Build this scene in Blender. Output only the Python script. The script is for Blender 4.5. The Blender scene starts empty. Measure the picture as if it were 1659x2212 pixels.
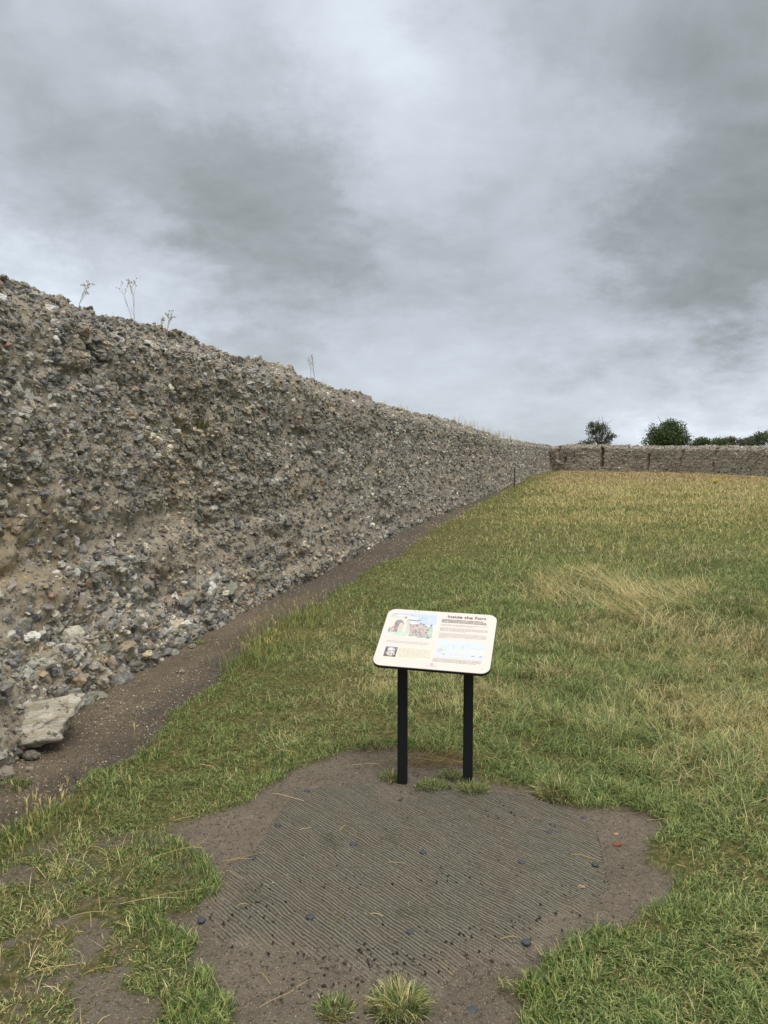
import bpy, bmesh, math, random
import numpy as np
from mathutils import Vector, Matrix
random.seed(7); RNG = np.random.default_rng(7)
SC = bpy.context.scene; COL = SC.collection

# ------------------------------------------------------------------ camera
EYE = 1.6; FPX = 1640.0; CXP, CYP = 829.5, 1106.0
PITCH = math.atan((1106 - 988) / FPX)
cam = bpy.data.cameras.new('camera'); camo = bpy.data.objects.new('camera', cam); COL.objects.link(camo)
cam.sensor_fit = 'VERTICAL'; cam.sensor_height = 36; cam.sensor_width = 27
cam.lens = FPX / 2212 * 36; cam.clip_start = .05; cam.clip_end = 5000
camo.location = (0, 0, EYE); camo.rotation_euler = (math.pi/2 - PITCH, 0, 0)
SC.camera = camo
def ray(px, py):
    x = (px-CXP)/FPX; y = -(py-CYP)/FPX
    return np.array([x, math.cos(PITCH)+y*math.sin(PITCH), -math.sin(PITCH)+y*math.cos(PITCH)])
def G(px, py):                      # point of the ground seen at a place of the photo (survey of the site)
    d = ray(px, py); d = d*(EYE/-d[2]); return np.array([d[0], d[1]])

# ------------------------------------------------------------------ world, sun, exposure
SC.view_settings.view_transform = 'Standard'; SC.view_settings.look = 'None'
SC.view_settings.exposure = 0.0; SC.view_settings.gamma = 1
SC.cycles.max_bounces = 6; SC.cycles.diffuse_bounces = 3; SC.cycles.transparent_max_bounces = 4
SUN_EL, SUN_AZ = math.radians(58), math.radians(150)      # azimuth clockwise from +Y
wd = bpy.data.worlds.new('World'); SC.world = wd; wd.use_nodes = True
nt = wd.node_tree; nt.nodes.clear()
def N(nt, t, **k):
    n = nt.nodes.new(t)
    for a, b in k.items():
        if a == 'inp':
            for i, v in b.items(): n.inputs[i].default_value = v
        else: setattr(n, a, b)
    return n
def prev(nt): return nt.nodes[-2].outputs[0]
def build_world():
    L = nt.links.new
    out = N(nt, 'ShaderNodeOutputWorld'); tc = N(nt, 'ShaderNodeTexCoord')
    def math_(op, a, b=None, clamp=False):
        m = N(nt, 'ShaderNodeMath', operation=op, use_clamp=clamp)
        for i, v in enumerate((a, b)):
            if v is None: continue
            if isinstance(v, (int, float)): m.inputs[i].default_value = v
            else: L(v, m.inputs[i])
        return m.outputs[0]
    def vm(op, a, b):
        m = N(nt, 'ShaderNodeVectorMath', operation=op)
        for i, v in enumerate((a, b)):
            if isinstance(v, (tuple, list)): m.inputs[i].default_value = v
            elif v is not None: L(v, m.inputs[i])
        return m
    D = vm('NORMALIZE', tc.outputs['Generated'], None).outputs[0]
    sep = N(nt, 'ShaderNodeSeparateXYZ'); L(D, sep.inputs[0])
    zz = math_('MAXIMUM', sep.outputs[2], 0.0)
    den = math_('ADD', zz, 0.38)
    sc = N(nt, 'ShaderNodeVectorMath', operation='SCALE'); L(D, sc.inputs[0])
    L(math_('DIVIDE', 1.0, den), sc.inputs['Scale'])
    P = sc.outputs[0]                                    # point on the cloud deck
    def noise(v, s, det, rough, dist=0, w=None):
        n = N(nt, 'ShaderNodeTexNoise', inp={'Scale': s, 'Detail': det, 'Roughness': rough, 'Distortion': dist})
        L(v, n.inputs['Vector']); return n
    # bend of the cloud edges
    nw = noise(P, 3.2, 8, .66)
    bend = vm('SUBTRACT', nw.outputs['Color'], (.5, .5, .5)).outputs[0]
    bs = N(nt, 'ShaderNodeVectorMath', operation='SCALE'); L(bend, bs.inputs[0]); bs.inputs['Scale'].default_value = .32
    DW = vm('NORMALIZE', vm('ADD', D, bs.outputs[0]).outputs[0], None).outputs[0]
    # large cloud masses: (px, py, brightness) on the photo's view of the deck
    cols = [-60, 250, 560, 870, 1180, 1490, 1760]
    rows = [60, 230, 400, 560, 720, 880]
    lum = [[.50, .58, .62, .60, .44, .42, .42],
           [.44, .42, .48, .68, .48, .36, .36],
           [.42, .38, .34, .42, .62, .40, .34],
           [.62, .56, .40, .48, .38, .32, .32],
           [.76, .66, .53, .57, .60, .38, .38],
           [.66, .60, .55, .55, .52, .70, .76]]
    cols = [-480]+cols+[2160]; lum = [[.5]+r_+[.46] for r_ in lum]; cols = [-900]+cols+[2700]; lum = [[.44]+r_+[.5] for r_ in lum]
    c0 = math.cos(math.radians(9.5)); acc = None; wsum = None
    for j, y in enumerate(rows):
        for i, x in enumerate(cols):
            d = ray(x, y); d = d/np.linalg.norm(d); a = lum[j][i]-.48
            dt = vm('DOT_PRODUCT', DW, tuple(float(q) for q in d)).outputs['Value']
            mr = N(nt, 'ShaderNodeMapRange', interpolation_type='SMOOTHSTEP')
            mr.inputs['From Min'].default_value = c0; mr.inputs['From Max'].default_value = 1; L(dt, mr.inputs['Value'])
            mr = N(nt, 'ShaderNodeMath', operation='POWER'); L(prev(nt), mr.inputs[0]); mr.inputs[1].default_value = 1.3
            m1 = N(nt, 'ShaderNodeMath', operation='MULTIPLY_ADD'); L(mr.outputs[0], m1.inputs[0]); m1.inputs[1].default_value = a*1.8
            if acc is None: m1.inputs[2].default_value = 0
            else: L(acc, m1.inputs[2])
            acc = m1.outputs[0]; wsum = mr.outputs[0] if wsum is None else math_('ADD', wsum, mr.outputs[0])
    acc = math_('DIVIDE', acc, math_('ADD', wsum, .05))
    n1 = noise(P, 2.4, 9, .55, .5); n2 = noise(P, 8, 8, .6, .3); n3 = noise(P, .35, 3, .5)
    bl = N(nt, 'ShaderNodeMapRange', interpolation_type='SMOOTHSTEP'); bl.inputs['From Min'].default_value = .40; bl.inputs['From Max'].default_value = .60; L(noise(P, 1.5, 7, .55, .6).outputs[0], bl.inputs['Value'])
    s1 = math_('MULTIPLY', math_('SUBTRACT', n1.outputs[0], .5), .26)
    s2 = math_('MULTIPLY', math_('SUBTRACT', n2.outputs[0], .5), .21)
    s3 = math_('MULTIPLY', math_('SUBTRACT', n3.outputs[0], .5), .04)
    lumv = math_('ADD', math_('ADD', math_('MULTIPLY', bl.outputs[0], .05), math_('ADD', .525, acc)), math_('ADD', s1, math_('ADD', s2, s3)))
    lumv = lum0 = math_('MAXIMUM', lumv, .2)
    # an overcast sky is brightest overhead and dims to the horizon
    z1 = N(nt, 'ShaderNodeMapRange', interpolation_type='SMOOTHSTEP'); L(sep.outputs[2], z1.inputs['Value'])
    z1.inputs['From Min'].default_value = .52; z1.inputs['From Max'].default_value = .95
    z1.inputs['To Min'].default_value = 1; z1.inputs['To Max'].default_value = ZEN
    lumv = math_('MULTIPLY', lumv, z1.outputs[0])
    # tint: darker cloud is greyer, with a blue cast that wanders
    nt2 = noise(P, .55, 2, .5)
    cr = N(nt, 'ShaderNodeMix', data_type='RGBA'); tb = N(nt, 'ShaderNodeMapRange'); tb.inputs['From Min'].default_value = .36; tb.inputs['From Max'].default_value = .62
    L(math_('ADD', lum0, math_('MULTIPLY', math_('SUBTRACT', nt2.outputs[0], .5), .5)), tb.inputs['Value']); L(tb.outputs[0], cr.inputs[0])
    cr.inputs[6].default_value = (.885, .97, .985, 1); cr.inputs[7].default_value = (.905, .985, 1.085, 1)
    ov = N(nt, 'ShaderNodeMix', data_type='RGBA'); L(z1.outputs[0], ov.inputs[0])
    zf = N(nt, 'ShaderNodeMapRange'); L(sep.outputs[2], zf.inputs['Value']); zf.inputs['From Min'].default_value = .52; zf.inputs['From Max'].default_value = .8; L(zf.outputs[0], ov.inputs[0])
    L(cr.outputs[2], ov.inputs[6]); ov.inputs[7].default_value = (1.04, 1.0, .95, 1)
    cs = N(nt, 'ShaderNodeVectorMath', operation='SCALE'); L(ov.outputs[2], cs.inputs[0]); L(lumv, cs.inputs['Scale'])
    bg = N(nt, 'ShaderNodeBackground'); L(cs.outputs[0], bg.inputs[0]); bg.inputs[1].default_value = 1
    sky = N(nt, 'ShaderNodeTexSky', sky_type='NISHITA', sun_disc=False, sun_elevation=SUN_EL, sun_rotation=SUN_AZ)
    bg2 = N(nt, 'ShaderNodeBackground'); L(sky.outputs[0], bg2.inputs[0]); bg2.inputs[1].default_value = .1
    mx = N(nt, 'ShaderNodeMixShader', inp={0: .93}); L(bg2.outputs[0], mx.inputs[1]); L(bg.outputs[0], mx.inputs[2])
    L(mx.outputs[0], out.inputs[0])
ZEN = 3.7
build_world()
wd.cycles.sampling_method = 'MANUAL'; wd.cycles.sample_map_resolution = 512
sl = bpy.data.lights.new('sun', 'SUN'); sl.energy = 1.4; sl.angle = math.radians(25); sl.color = (1, .96, .9)
so = bpy.data.objects.new('sun', sl); COL.objects.link(so)
sd = Vector((math.sin(SUN_AZ)*math.cos(SUN_EL), math.cos(SUN_AZ)*math.cos(SUN_EL), math.sin(SUN_EL)))
so.rotation_euler = sd.to_track_quat('Z', 'Y').to_euler(); so.location = (4, -6, 12)

# ------------------------------------------------------------------ numpy noise
def _hash(i, j, k, s):
    h = (i.astype(np.uint32)*np.uint32(374761393) + j.astype(np.uint32)*np.uint32(668265263)
         + k.astype(np.uint32)*np.uint32(2147483647) + np.uint32(s*1013904223 & 0xffffffff))
    h = (h ^ (h >> np.uint32(13)))*np.uint32(1274126177); h = h ^ (h >> np.uint32(16))
    h = h*np.uint32(2246822519); h = h ^ (h >> np.uint32(15))
    return h.astype(np.float64)/4294967295.0*2-1
def vn(p, seed=0):                        # value noise, -1..1
    p = np.asarray(p, float); f0 = np.floor(p); f = p-f0; i = f0.astype(np.int64)
    u = f*f*f*(f*(f*6-15)+10); r = 0
    for a in (0, 1):
        for b in (0, 1):
            for c in (0, 1):
                w = (u[:, 0] if a else 1-u[:, 0])*(u[:, 1] if b else 1-u[:, 1])*(u[:, 2] if c else 1-u[:, 2])
                r = r+w*_hash(i[:, 0]+a, i[:, 1]+b, i[:, 2]+c, seed)
    return r
def fbm(p, octv=4, seed=0, g=.5):
    r = 0; a = 1; p = np.asarray(p, float); t = 0
    for o in range(octv):
        r = r+a*vn(p, seed+o*17); t += a; a *= g; p = p*2.03+3.7
    return r/t
def n2(x, y, s, octv=3, seed=0): return fbm(np.stack([x/s, y/s, np.zeros_like(x)+seed*.37], 1), octv, seed)
def sstep(a, b, x): t = np.clip((x-a)/(b-a), 0, 1); return t*t*(3-2*t)

# ------------------------------------------------------------------ mesh helpers
def make_mesh(name, V, T=None, Q=None, mi=None, attrs=None, mats=(), smooth=False, parent=None, link=True):
    me = bpy.data.meshes.new(name)
    V = np.ascontiguousarray(V, np.float32); nT = 0 if T is None else len(T); nQ = 0 if Q is None else len(Q)
    me.vertices.add(len(V)); me.vertices.foreach_set('co', V.ravel())
    li = np.concatenate([np.asarray(a).ravel() for a in (T, Q) if a is not None and len(a)]).astype(np.int32)
    me.loops.add(len(li)); me.loops.foreach_set('vertex_index', li)
    st = np.concatenate([np.arange(nT)*3, nT*3+np.arange(nQ)*4]).astype(np.int32)
    me.polygons.add(nT+nQ); me.polygons.foreach_set('loop_start', st)
    if mi is not None: me.polygons.foreach_set('material_index', np.asarray(mi, np.int32))
    me.polygons.foreach_set('use_smooth', np.full(nT+nQ, smooth) if isinstance(smooth, bool) else np.asarray(smooth, bool))
    for k, v in (attrs or {}).items():
        v = np.asarray(v, np.float32)
        if v.ndim == 1: a = me.attributes.new(k, 'FLOAT', 'POINT'); a.data.foreach_set('value', v)
        else:
            a = me.attributes.new(k, 'FLOAT_COLOR', 'POINT')
            a.data.foreach_set('color', np.concatenate([v, np.ones((len(v), 1), np.float32)], 1).ravel())
    for m in mats: me.materials.append(m)
    me.update(calc_edges=True)
    o = bpy.data.objects.new(name, me)
    if link: COL.objects.link(o)
    if parent is not None: o.parent = parent
    return o
def tag(o, label=None, cat=None, group=None, kind=None):
    if label: o['label'] = label
    if cat: o['category'] = cat
    if group: o['group'] = group
    if kind: o['kind'] = kind
    return o
def empty(name, loc): 
    o = bpy.data.objects.new(name, None); o.location = loc; o.empty_display_size = .05; COL.objects.link(o); return o
def ico(sub):
    bm = bmesh.new(); bmesh.ops.create_icosphere(bm, subdivisions=sub, radius=1)
    v = np.array([q.co[:] for q in bm.verts]); f = np.array([[q.index for q in p.verts] for p in bm.faces]); bm.free(); return v, f
ICO = {k: ico(k) for k in (1, 2, 3, 4, 5)}
def rock_proto(sub, seed, cuts=7, amp=.22, dlo=.5, dhi=.85):
    v, f = ICO[sub]; r = np.random.default_rng(seed)
    rad = 1+amp*fbm(v*1.6+seed*9.1, 3, seed)
    for k in range(cuts):
        n = r.normal(size=3); n /= np.linalg.norm(n); d = r.uniform(dlo, dhi)
        dt = v@n; lim = np.where(dt > .05, d/np.maximum(dt, .05), 9); rad = np.minimum(rad, lim)
    rad *= 1+amp*.35*vn(v*3.1+seed, seed+3)+.05*vn(v*7+seed, seed+4)
    return v*rad[:, None], f
def rotmats(n, rng, flat=0.0):
    q = rng.normal(size=(n, 4)); 
    q /= np.linalg.norm(q, axis=1, keepdims=True); w, x, y, z = q.T
    return np.stack([np.stack([1-2*(y*y+z*z), 2*(x*y-z*w), 2*(x*z+y*w)], 1),
                     np.stack([2*(x*y+z*w), 1-2*(x*x+z*z), 2*(y*z-x*w)], 1),
                     np.stack([2*(x*z-y*w), 2*(y*z+x*w), 1-2*(x*x+y*y)], 1)], 1)
def scatter_rocks(protos, pos, rad, rng, colr, asp=(.6, 1.4), frames=None):
    """copies of the prototype stones: world vertices, triangles, colour and a random number each"""
    n = len(pos); which = rng.integers(0, len(protos), n); VV, FF, CC, RR = [], [], [], []; off = 0
    R = rotmats(n, rng)
    S = np.stack([rng.uniform(asp[0], asp[1], n), rng.uniform(.75, 1.1, n), rng.uniform(asp[0], 1.0, n)], 1)
    rv = rng.random(n)
    for k, (pv, pf) in enumerate(protos):
        ix = np.where(which == k)[0]
        if not len(ix): continue
        loc = np.einsum('nij,vj->nvi', R[ix], pv)             # turn, then stretch in the wall's own frame
        loc = loc*(S[ix]*rad[ix, None])[:, None, :]
        if frames is not None: loc = np.einsum('nij,nvj->nvi', frames[ix], loc)
        w = loc+pos[ix][:, None, :]; m, nv = len(ix), len(pv)
        VV.append(w.reshape(-1, 3)); FF.append((pf[None]+(np.arange(m)*nv)[:, None, None]+off).reshape(-1, 3)); off += m*nv
        CC.append(np.repeat(colr[ix], nv, 0)); RR.append(np.repeat(rv[ix], nv))
    return np.concatenate(VV), np.concatenate(FF), np.concatenate(CC), np.concatenate(RR)

# ------------------------------------------------------------------ materials
def mat(name, rough=.9, spec=.3):
    m = bpy.data.materials.new(name); m.use_nodes = True; t = m.node_tree
    b = t.nodes['Principled BSDF']; b.inputs['Roughness'].default_value = rough
    b.inputs['Specular IOR Level'].default_value = spec
    return m, t, b
def lk(t, a, b): t.links.new(a, b)
def mixc(t, f, a, b, mode='MIX'):
    n = N(t, 'ShaderNodeMix', data_type='RGBA', blend_type=mode)
    for i, v in ((0, f), (6, a), (7, b)):
        if isinstance(v, (int, float)): n.inputs[i].default_value = v
        elif isinstance(v, (tuple, list)): n.inputs[i].default_value = (*v, 1) if len(v) == 3 else v
        else: lk(t, v, n.inputs[i])
    return n.outputs[2]
def tnoise(t, scale, det=4, rough=.55, vec=None, dist=0):
    n = N(t, 'ShaderNodeTexNoise', inp={'Scale': scale, 'Detail': det, 'Roughness': rough, 'Distortion': dist})
    if vec is None:
        vec = geo_pos(t)
    lk(t, vec, n.inputs['Vector']); return n.outputs[0]
def geo_pos(t):
    for n in t.nodes:
        if n.bl_idname == 'ShaderNodeNewGeometry': return n.outputs['Position']
    return N(t, 'ShaderNodeNewGeometry').outputs['Position']
def ramp(t, v, a, b):
    n = N(t, 'ShaderNodeMapRange', interpolation_type='SMOOTHSTEP'); n.inputs['From Min'].default_value = a; n.inputs['From Max'].default_value = b
    lk(t, v, n.inputs['Value']); return n.outputs[0]
def bump(t, b, h, strength=.5, dist=.01):
    n = N(t, 'ShaderNodeBump', inp={'Strength': strength, 'Distance': dist}); lk(t, h, n.inputs['Height']); lk(t, n.outputs[0], b.inputs['Normal'])
def attr(t, name, out='Color'):
    return N(t, 'ShaderNodeAttribute', attribute_name=name).outputs[out]
def flat_mat(name, col, rough=.8, spec=.3, var=.15, vs=20, bmp=0, bs=60):
    m, t, b = mat(name, rough, spec)
    n = tnoise(t, vs, 5, .6); c = mixc(t, n, tuple(x*(1-var) for x in col), tuple(min(1, x*(1+var)) for x in col)); lk(t, c, b.inputs['Base Color'])
    if bmp: bump(t, b, tnoise(t, bs, 4), bmp, .004)
    return m

# lime mortar
M_MORT, t, b = mat('mortar', .95, .15)
c = mixc(t, attr(t, 'yel', 'Fac'), (.42, .36, .27), (.43, .335, .205))
c = mixc(t, ramp(t, tnoise(t, 2.3, 5, .6), .45, .7), c, (.30, .235, .17))
c = mixc(t, ramp(t, tnoise(t, 14, 5, .65), .42, .7), c, (.47, .42, .32))
c = mixc(t, ramp(t, tnoise(t, 34, 5, .7), .52, .66), c, (.13, .115, .095))
c = mixc(t, ramp(t, tnoise(t, 110, 3, .7), .60, .70), c, (.42, .40, .36))
c = mixc(t, attr(t, 'grey', 'Fac'), c, (.22, .20, .17))
lk(t, c, b.inputs['Base Color']); bump(t, b, tnoise(t, 70, 6, .75), 1, .012)
# flint: dark glassy core, pale rind
M_FLINT, t, b = mat('flint', .55, .5)
base = attr(t, 'Col'); rind = ramp(t, tnoise(t, 17, 6, .7), .53, .60)
c = mixc(t, rind, base, mixc(t, .5, base, (.44, .41, .35)))
c = mixc(t, ramp(t, tnoise(t, 45, 5, .7), .56, .63), c, (.055, .055, .06))
c = mixc(t, ramp(t, tnoise(t, 12, 5, .65), .56, .66), c, (.33, .265, .175))
c = mixc(t, ramp(t, tnoise(t, 160, 2, .6), .62, .70), c, (.48, .47, .43))
c = mixc(t, .12, c, (.34, .29, .21))      # mortar dust on every stone
lk(t, c, b.inputs['Base Color'])
r = N(t, 'ShaderNodeMapRange', inp={3: .32, 4: .85}); lk(t, rind, r.inputs[0]); lk(t, r.outputs[0], b.inputs['Roughness'])
bump(t, b, tnoise(t, 55, 5, .7), .9, .008)
# earth: the ground, path and bare patch share it, weighted by per-vertex cover
def earth_mat(name, c1, c2, c3):
    m, t, b = mat(name, .97, .12)
    c = mixc(t, ramp(t, tnoise(t, 1.7, 5, .6), .35, .65), c1, c2)
    c = mixc(t, ramp(t, tnoise(t, 22, 5, .7), .5, .75), c, c3)
    c = mixc(t, ramp(t, tnoise(t, 130, 4, .7), .58, .70), c, tuple(x*.35 for x in c1))
    c = mixc(t, ramp(t, tnoise(t, 48, 5, .75), .52, .62), c, tuple(x*.6 for x in c1))
    c = mixc(t, ramp(t, tnoise(t, 190, 2, .6), .62, .68), c, (.42, .37, .28))
    c = mixc(t, attr(t, 'dark_soil', 'Fac'), c, mixc(t, ramp(t, tnoise(t, 40, 5, .7), .45, .65), (.090, .078, .063), (.140, .120, .094)))
    th = mixc(t, ramp(t, tnoise(t, 30, 6, .75), .4, .65), (.06, .07, .022), (.20, .165, .07))
    c = mixc(t, attr(t, 'cover', 'Fac'), c, th)
    lk(t, c, b.inputs['Base Color']); bump(t, b, tnoise(t, 95, 6, .75), .8, .012); return m
M_GROUND = earth_mat('earth', (.140, .117, .090), (.180, .152, .118), (.215, .182, .138))
M_PATH = earth_mat('path_earth', (.195, .155, .108), (.120, .100, .074), (.26, .21, .145))
# grass
GREEN = np.array([(.240, .310, .088), (.140, .215, .066), (.33, .375, .120), (.070, .125, .045), (.255, .315, .122), (.42, .45, .18)])
def blade_mat(name, trans=.25):
    m, t, b = mat(name, .6, .25)
    base = attr(t, 'Col'); lk(t, base, b.inputs['Base Color'])
    tr = N(t, 'ShaderNodeBsdfTranslucent'); lk(t, base, tr.inputs[0])
    mx = N(t, 'ShaderNodeMixShader', inp={0: trans}); lk(t, b.outputs[0], mx.inputs[1]); lk(t, tr.outputs[0], mx.inputs[2])
    lk(t, mx.outputs[0], t.nodes['Material Output'].inputs[0]); return m
M_GRASS = blade_mat('grass_blade'); M_LEAF = blade_mat('leaf', .2)
M_BARK = flat_mat('bark', (.10, .08, .06), .95, .1, .4, 8, .6, 20)

# ------------------------------------------------------------------ site plan (metres, camera stands at 0,0)
def poly(pts): return np.array([G(*p) for p in pts])
def pip(x, y, P):
    ins = np.zeros(len(x), bool); j = len(P)-1
    for i in range(len(P)):
        xi, yi = P[i]; xj, yj = P[j]
        c = ((yi > y) != (yj > y)) & (x < (xj-xi)*(y-yi)/((yj-yi) if yj != yi else 1e-12)+xi); ins ^= c; j = i
    return ins
def sdist(x, y, P):                     # signed distance, + inside
    d = np.full(len(x), 1e9); n = len(P)
    for i in range(n):
        a = P[i]; e = P[(i+1) % n]-a; L2 = e@e
        t = np.clip(((x-a[0])*e[0]+(y-a[1])*e[1])/max(L2, 1e-12), 0, 1)
        d = np.minimum(d, np.hypot(x-a[0]-t*e[0], y-a[1]-t*e[1]))
    return np.where(pip(x, y, P), d, -d)
WALLPX = [(0, 1660), (75, 1590), (163, 1505), (250, 1467), (340, 1415), (430, 1370), (530, 1310), (620, 1270), (740, 1210), (850, 1155), (970, 1105),
          (1050, 1070), (1110, 1048), (1150, 1027), (1190, 1017), (1201, 1015.3)]
WALLB = np.array([[-2.0, -4.0], [-1.95, 0.], [-1.93, 2.6]]+[list(G(*p)) for p in WALLPX])
EDGEPX = [(1178, 1018), (1150, 1027), (1125, 1043), (1040, 1087), (949, 1135), (865, 1197), (781, 1237), (701, 1295), (640, 1322), (562, 1372), (518, 1412), (490, 1450), (454, 1485),
          (400, 1520), (363, 1540), (345, 1595), (290, 1635), (208, 1655), (156, 1728), (110, 1745), (39, 1770), (-20, 1815), (-200, 1960)]
PATH = np.concatenate([WALLB[::-1]-[1.2, 0], np.array([[-1.9, -4]]), np.array([[-1.45, .5]]), poly(EDGEPX)[::-1]])
PATCH = poly([(619, 1657), (697, 1628), (775, 1616), (860, 1612), (930, 1618), (1010, 1640), (1040, 1680), (1143, 1700), (1207, 1712), (1258, 1746), (1356, 1733), (1450, 1778), (1405, 1808), (1403, 1855),
              (1446, 1885), (1454, 1940), (1377, 1972), (1292, 1998), (1215, 2022), (1194, 2073), (1200, 2107), (1130, 2106), (1057, 2128), (1113, 2166), (1100, 2230), (1000, 2400), (700, 2480), (470, 2330),
              (463, 2176), (423, 2067), (420, 2020), (346, 1973), (404, 1955), (459, 1903), (408, 1825), (346, 1801), (369, 1772), (443, 1747), (533, 1724), (595, 1688)])
WORN = poly([(60, 1800), (200, 1780), (400, 1780), (490, 1840), (500, 2250), (-150, 2600), (-300, 2000)])
MATP = poly([(640, 1700), (560, 1812), (480, 1888), (400, 1975), (470, 2010), (560, 2050), (700, 2060), (760, 2110), (880, 2140), (1010, 2110), (1160, 2060), (1230, 2000), (1318, 1905), (1290, 1785), (1235, 1750), (1120, 1710), (900, 1690), (760, 1688)])
STRAWP = poly([(1150, 1240), (1290, 1235), (1400, 1275), (1540, 1240), (1600, 1255), (1540, 1350), (1470, 1385), (1370, 1375), (1270, 1340), (1150, 1290)])
def masks(x, y):
    """soil fraction and which sheet: 0 ground, 1 path, 2 bare earth"""
    e = .10*n2(x, y, .35, 3, 5)+.05*n2(x, y, .09, 2, 9)
    dp = sdist(x, y, PATH); db = sdist(x, y, PATCH); dw = sdist(x, y, WORN)
    pth = sstep(-.03, .05, dp+e*np.clip(y/6, .6, 3)); pat = sstep(-.03, .04, db+e*.8)
    worn = sstep(-.05, .22, dw)*np.clip(sstep(.0, .20, n2(x, y, .14, 3, 21)-.07)+.42*sstep(-.1, .25, n2(x, y, .06, 2, 22)), 0, 1)*.95
    return pth, pat, worn, dp, db
def gz(x, y, pth=None, pat=None):
    if pth is None: pth, pat, _, _, _ = masks(x, y)
    z = .02*n2(x, y, 1.3, 3, 31)+.06*n2(x, y, 9, 2, 33)*sstep(4, 14, np.hypot(x, y))
    near = sstep(18, 9, y)
    z = z-.035*pth*near-.02*pat
    z = z+near*np.maximum(pth, pat)*(.010*n2(x, y, .07, 4, 37)+.010*n2(x, y, .3, 3, 39))
    return z
def gz1(x, y): return float(gz(np.array([x], float), np.array([y], float))[0])
# ------------------------------------------------------------------ ground sheets
def graded(a, b, fine, lo, hi, g):
    c = list(np.arange(a, b, fine)); s = fine
    while c[-1] < hi: s *= g; c.append(c[-1]+s)
    s = fine; 
    while c[0] > lo: s *= g; c.insert(0, c[0]-s)
    return np.array(c)
def build_ground():
    xs = graded(-3.4, 3.2, .022, -1500, 1500, 1.06); ys = graded(1.6, 6.8, .022, -30, 2200, 1.04)
    X, Y = np.meshgrid(xs, ys); x, y = X.ravel(), Y.ravel(); nx = len(xs)
    pth, pat, worn, dp, db = masks(x, y); z = gz(x, y, pth, pat)
    cover = np.clip(1-np.maximum(np.maximum(pth, pat), worn), 0, 1)
    dark_soil = np.clip(pth*np.maximum(sstep(.42, .08, dp+.12*n2(x, y, .3, 3, 87)), sstep(6.5, 11, y)*.85), 0, 1)  # path soil gets darker towards the grass edge and farther along
    yy, xx = np.meshgrid(np.arange(len(ys)-1), np.arange(nx-1), indexing='ij'); a = (yy*nx+xx).ravel()
    Q = np.stack([a, a+1, a+1+nx, a+nx], 1)
    pf = pth[Q].mean(1) > .5; bf = (pat[Q].mean(1) > .5) & ~pf; V = np.stack([x, y, z], 1)
    for nm, sel, m, lab, cat in (('ground', ~pf & ~bf, M_GROUND, 'grassed field floor inside the fort', 'ground'), ('path', pf, M_PATH, 'trodden earth path at the foot of the flint wall', 'path'),
                            ('bare_earth', bf, M_GROUND, 'bare brown earth around the ribbed mat', 'earth')):
        q = Q[sel]; u, inv = np.unique(q, return_inverse=True)
        o = make_mesh(nm, V[u], Q=inv.reshape(-1, 4), attrs={'cover': cover[u], 'dark_soil': dark_soil[u]}, mats=(m,), smooth=True); tag(o, lab, cat, kind='structure')
build_ground()

# ------------------------------------------------------------------ flint rubble walls
SIL = np.array([(-400, 430), (-150, 535), (-40, 583), (0, 597), (40, 612), (95, 632), (120, 640), (160, 652), (170, 668), (225, 675), (260, 692), (300, 706), (345, 720), (400, 733), (440, 748), (480, 762), (500, 774), (545, 783), (590, 798), (625, 802), (660, 822), (700, 838),
       (740, 850), (775, 853), (800, 872), (850, 884), (900, 897), (950, 909), (1000, 921), (1050, 938), (1085, 951), (1130, 957), (1170, 961), (1200, 966)], float)
def resample(P, dfun):
    seg = np.hypot(*np.diff(P, axis=0).T); cum = np.concatenate([[0], np.cumsum(seg)])
    # soften the corners of the base line
    s = [0.0]
    while s[-1] < cum[-1]:
        x = np.interp(s[-1], cum, P[:, 0]); y = np.interp(s[-1], cum, P[:, 1]); s.append(s[-1]+dfun(x, y))
    s = np.array(s[:-1]+[cum[-1]]); return s, np.stack([np.interp(s, cum, P[:, 0]), np.interp(s, cum, P[:, 1])], 1), cum
def smooth_line(P, k):
    for _ in range(k):
        Q = P.copy(); Q[1:-1] = (P[:-2]+2*P[1:-1]+P[2:])/4; P = Q
    return P
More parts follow.
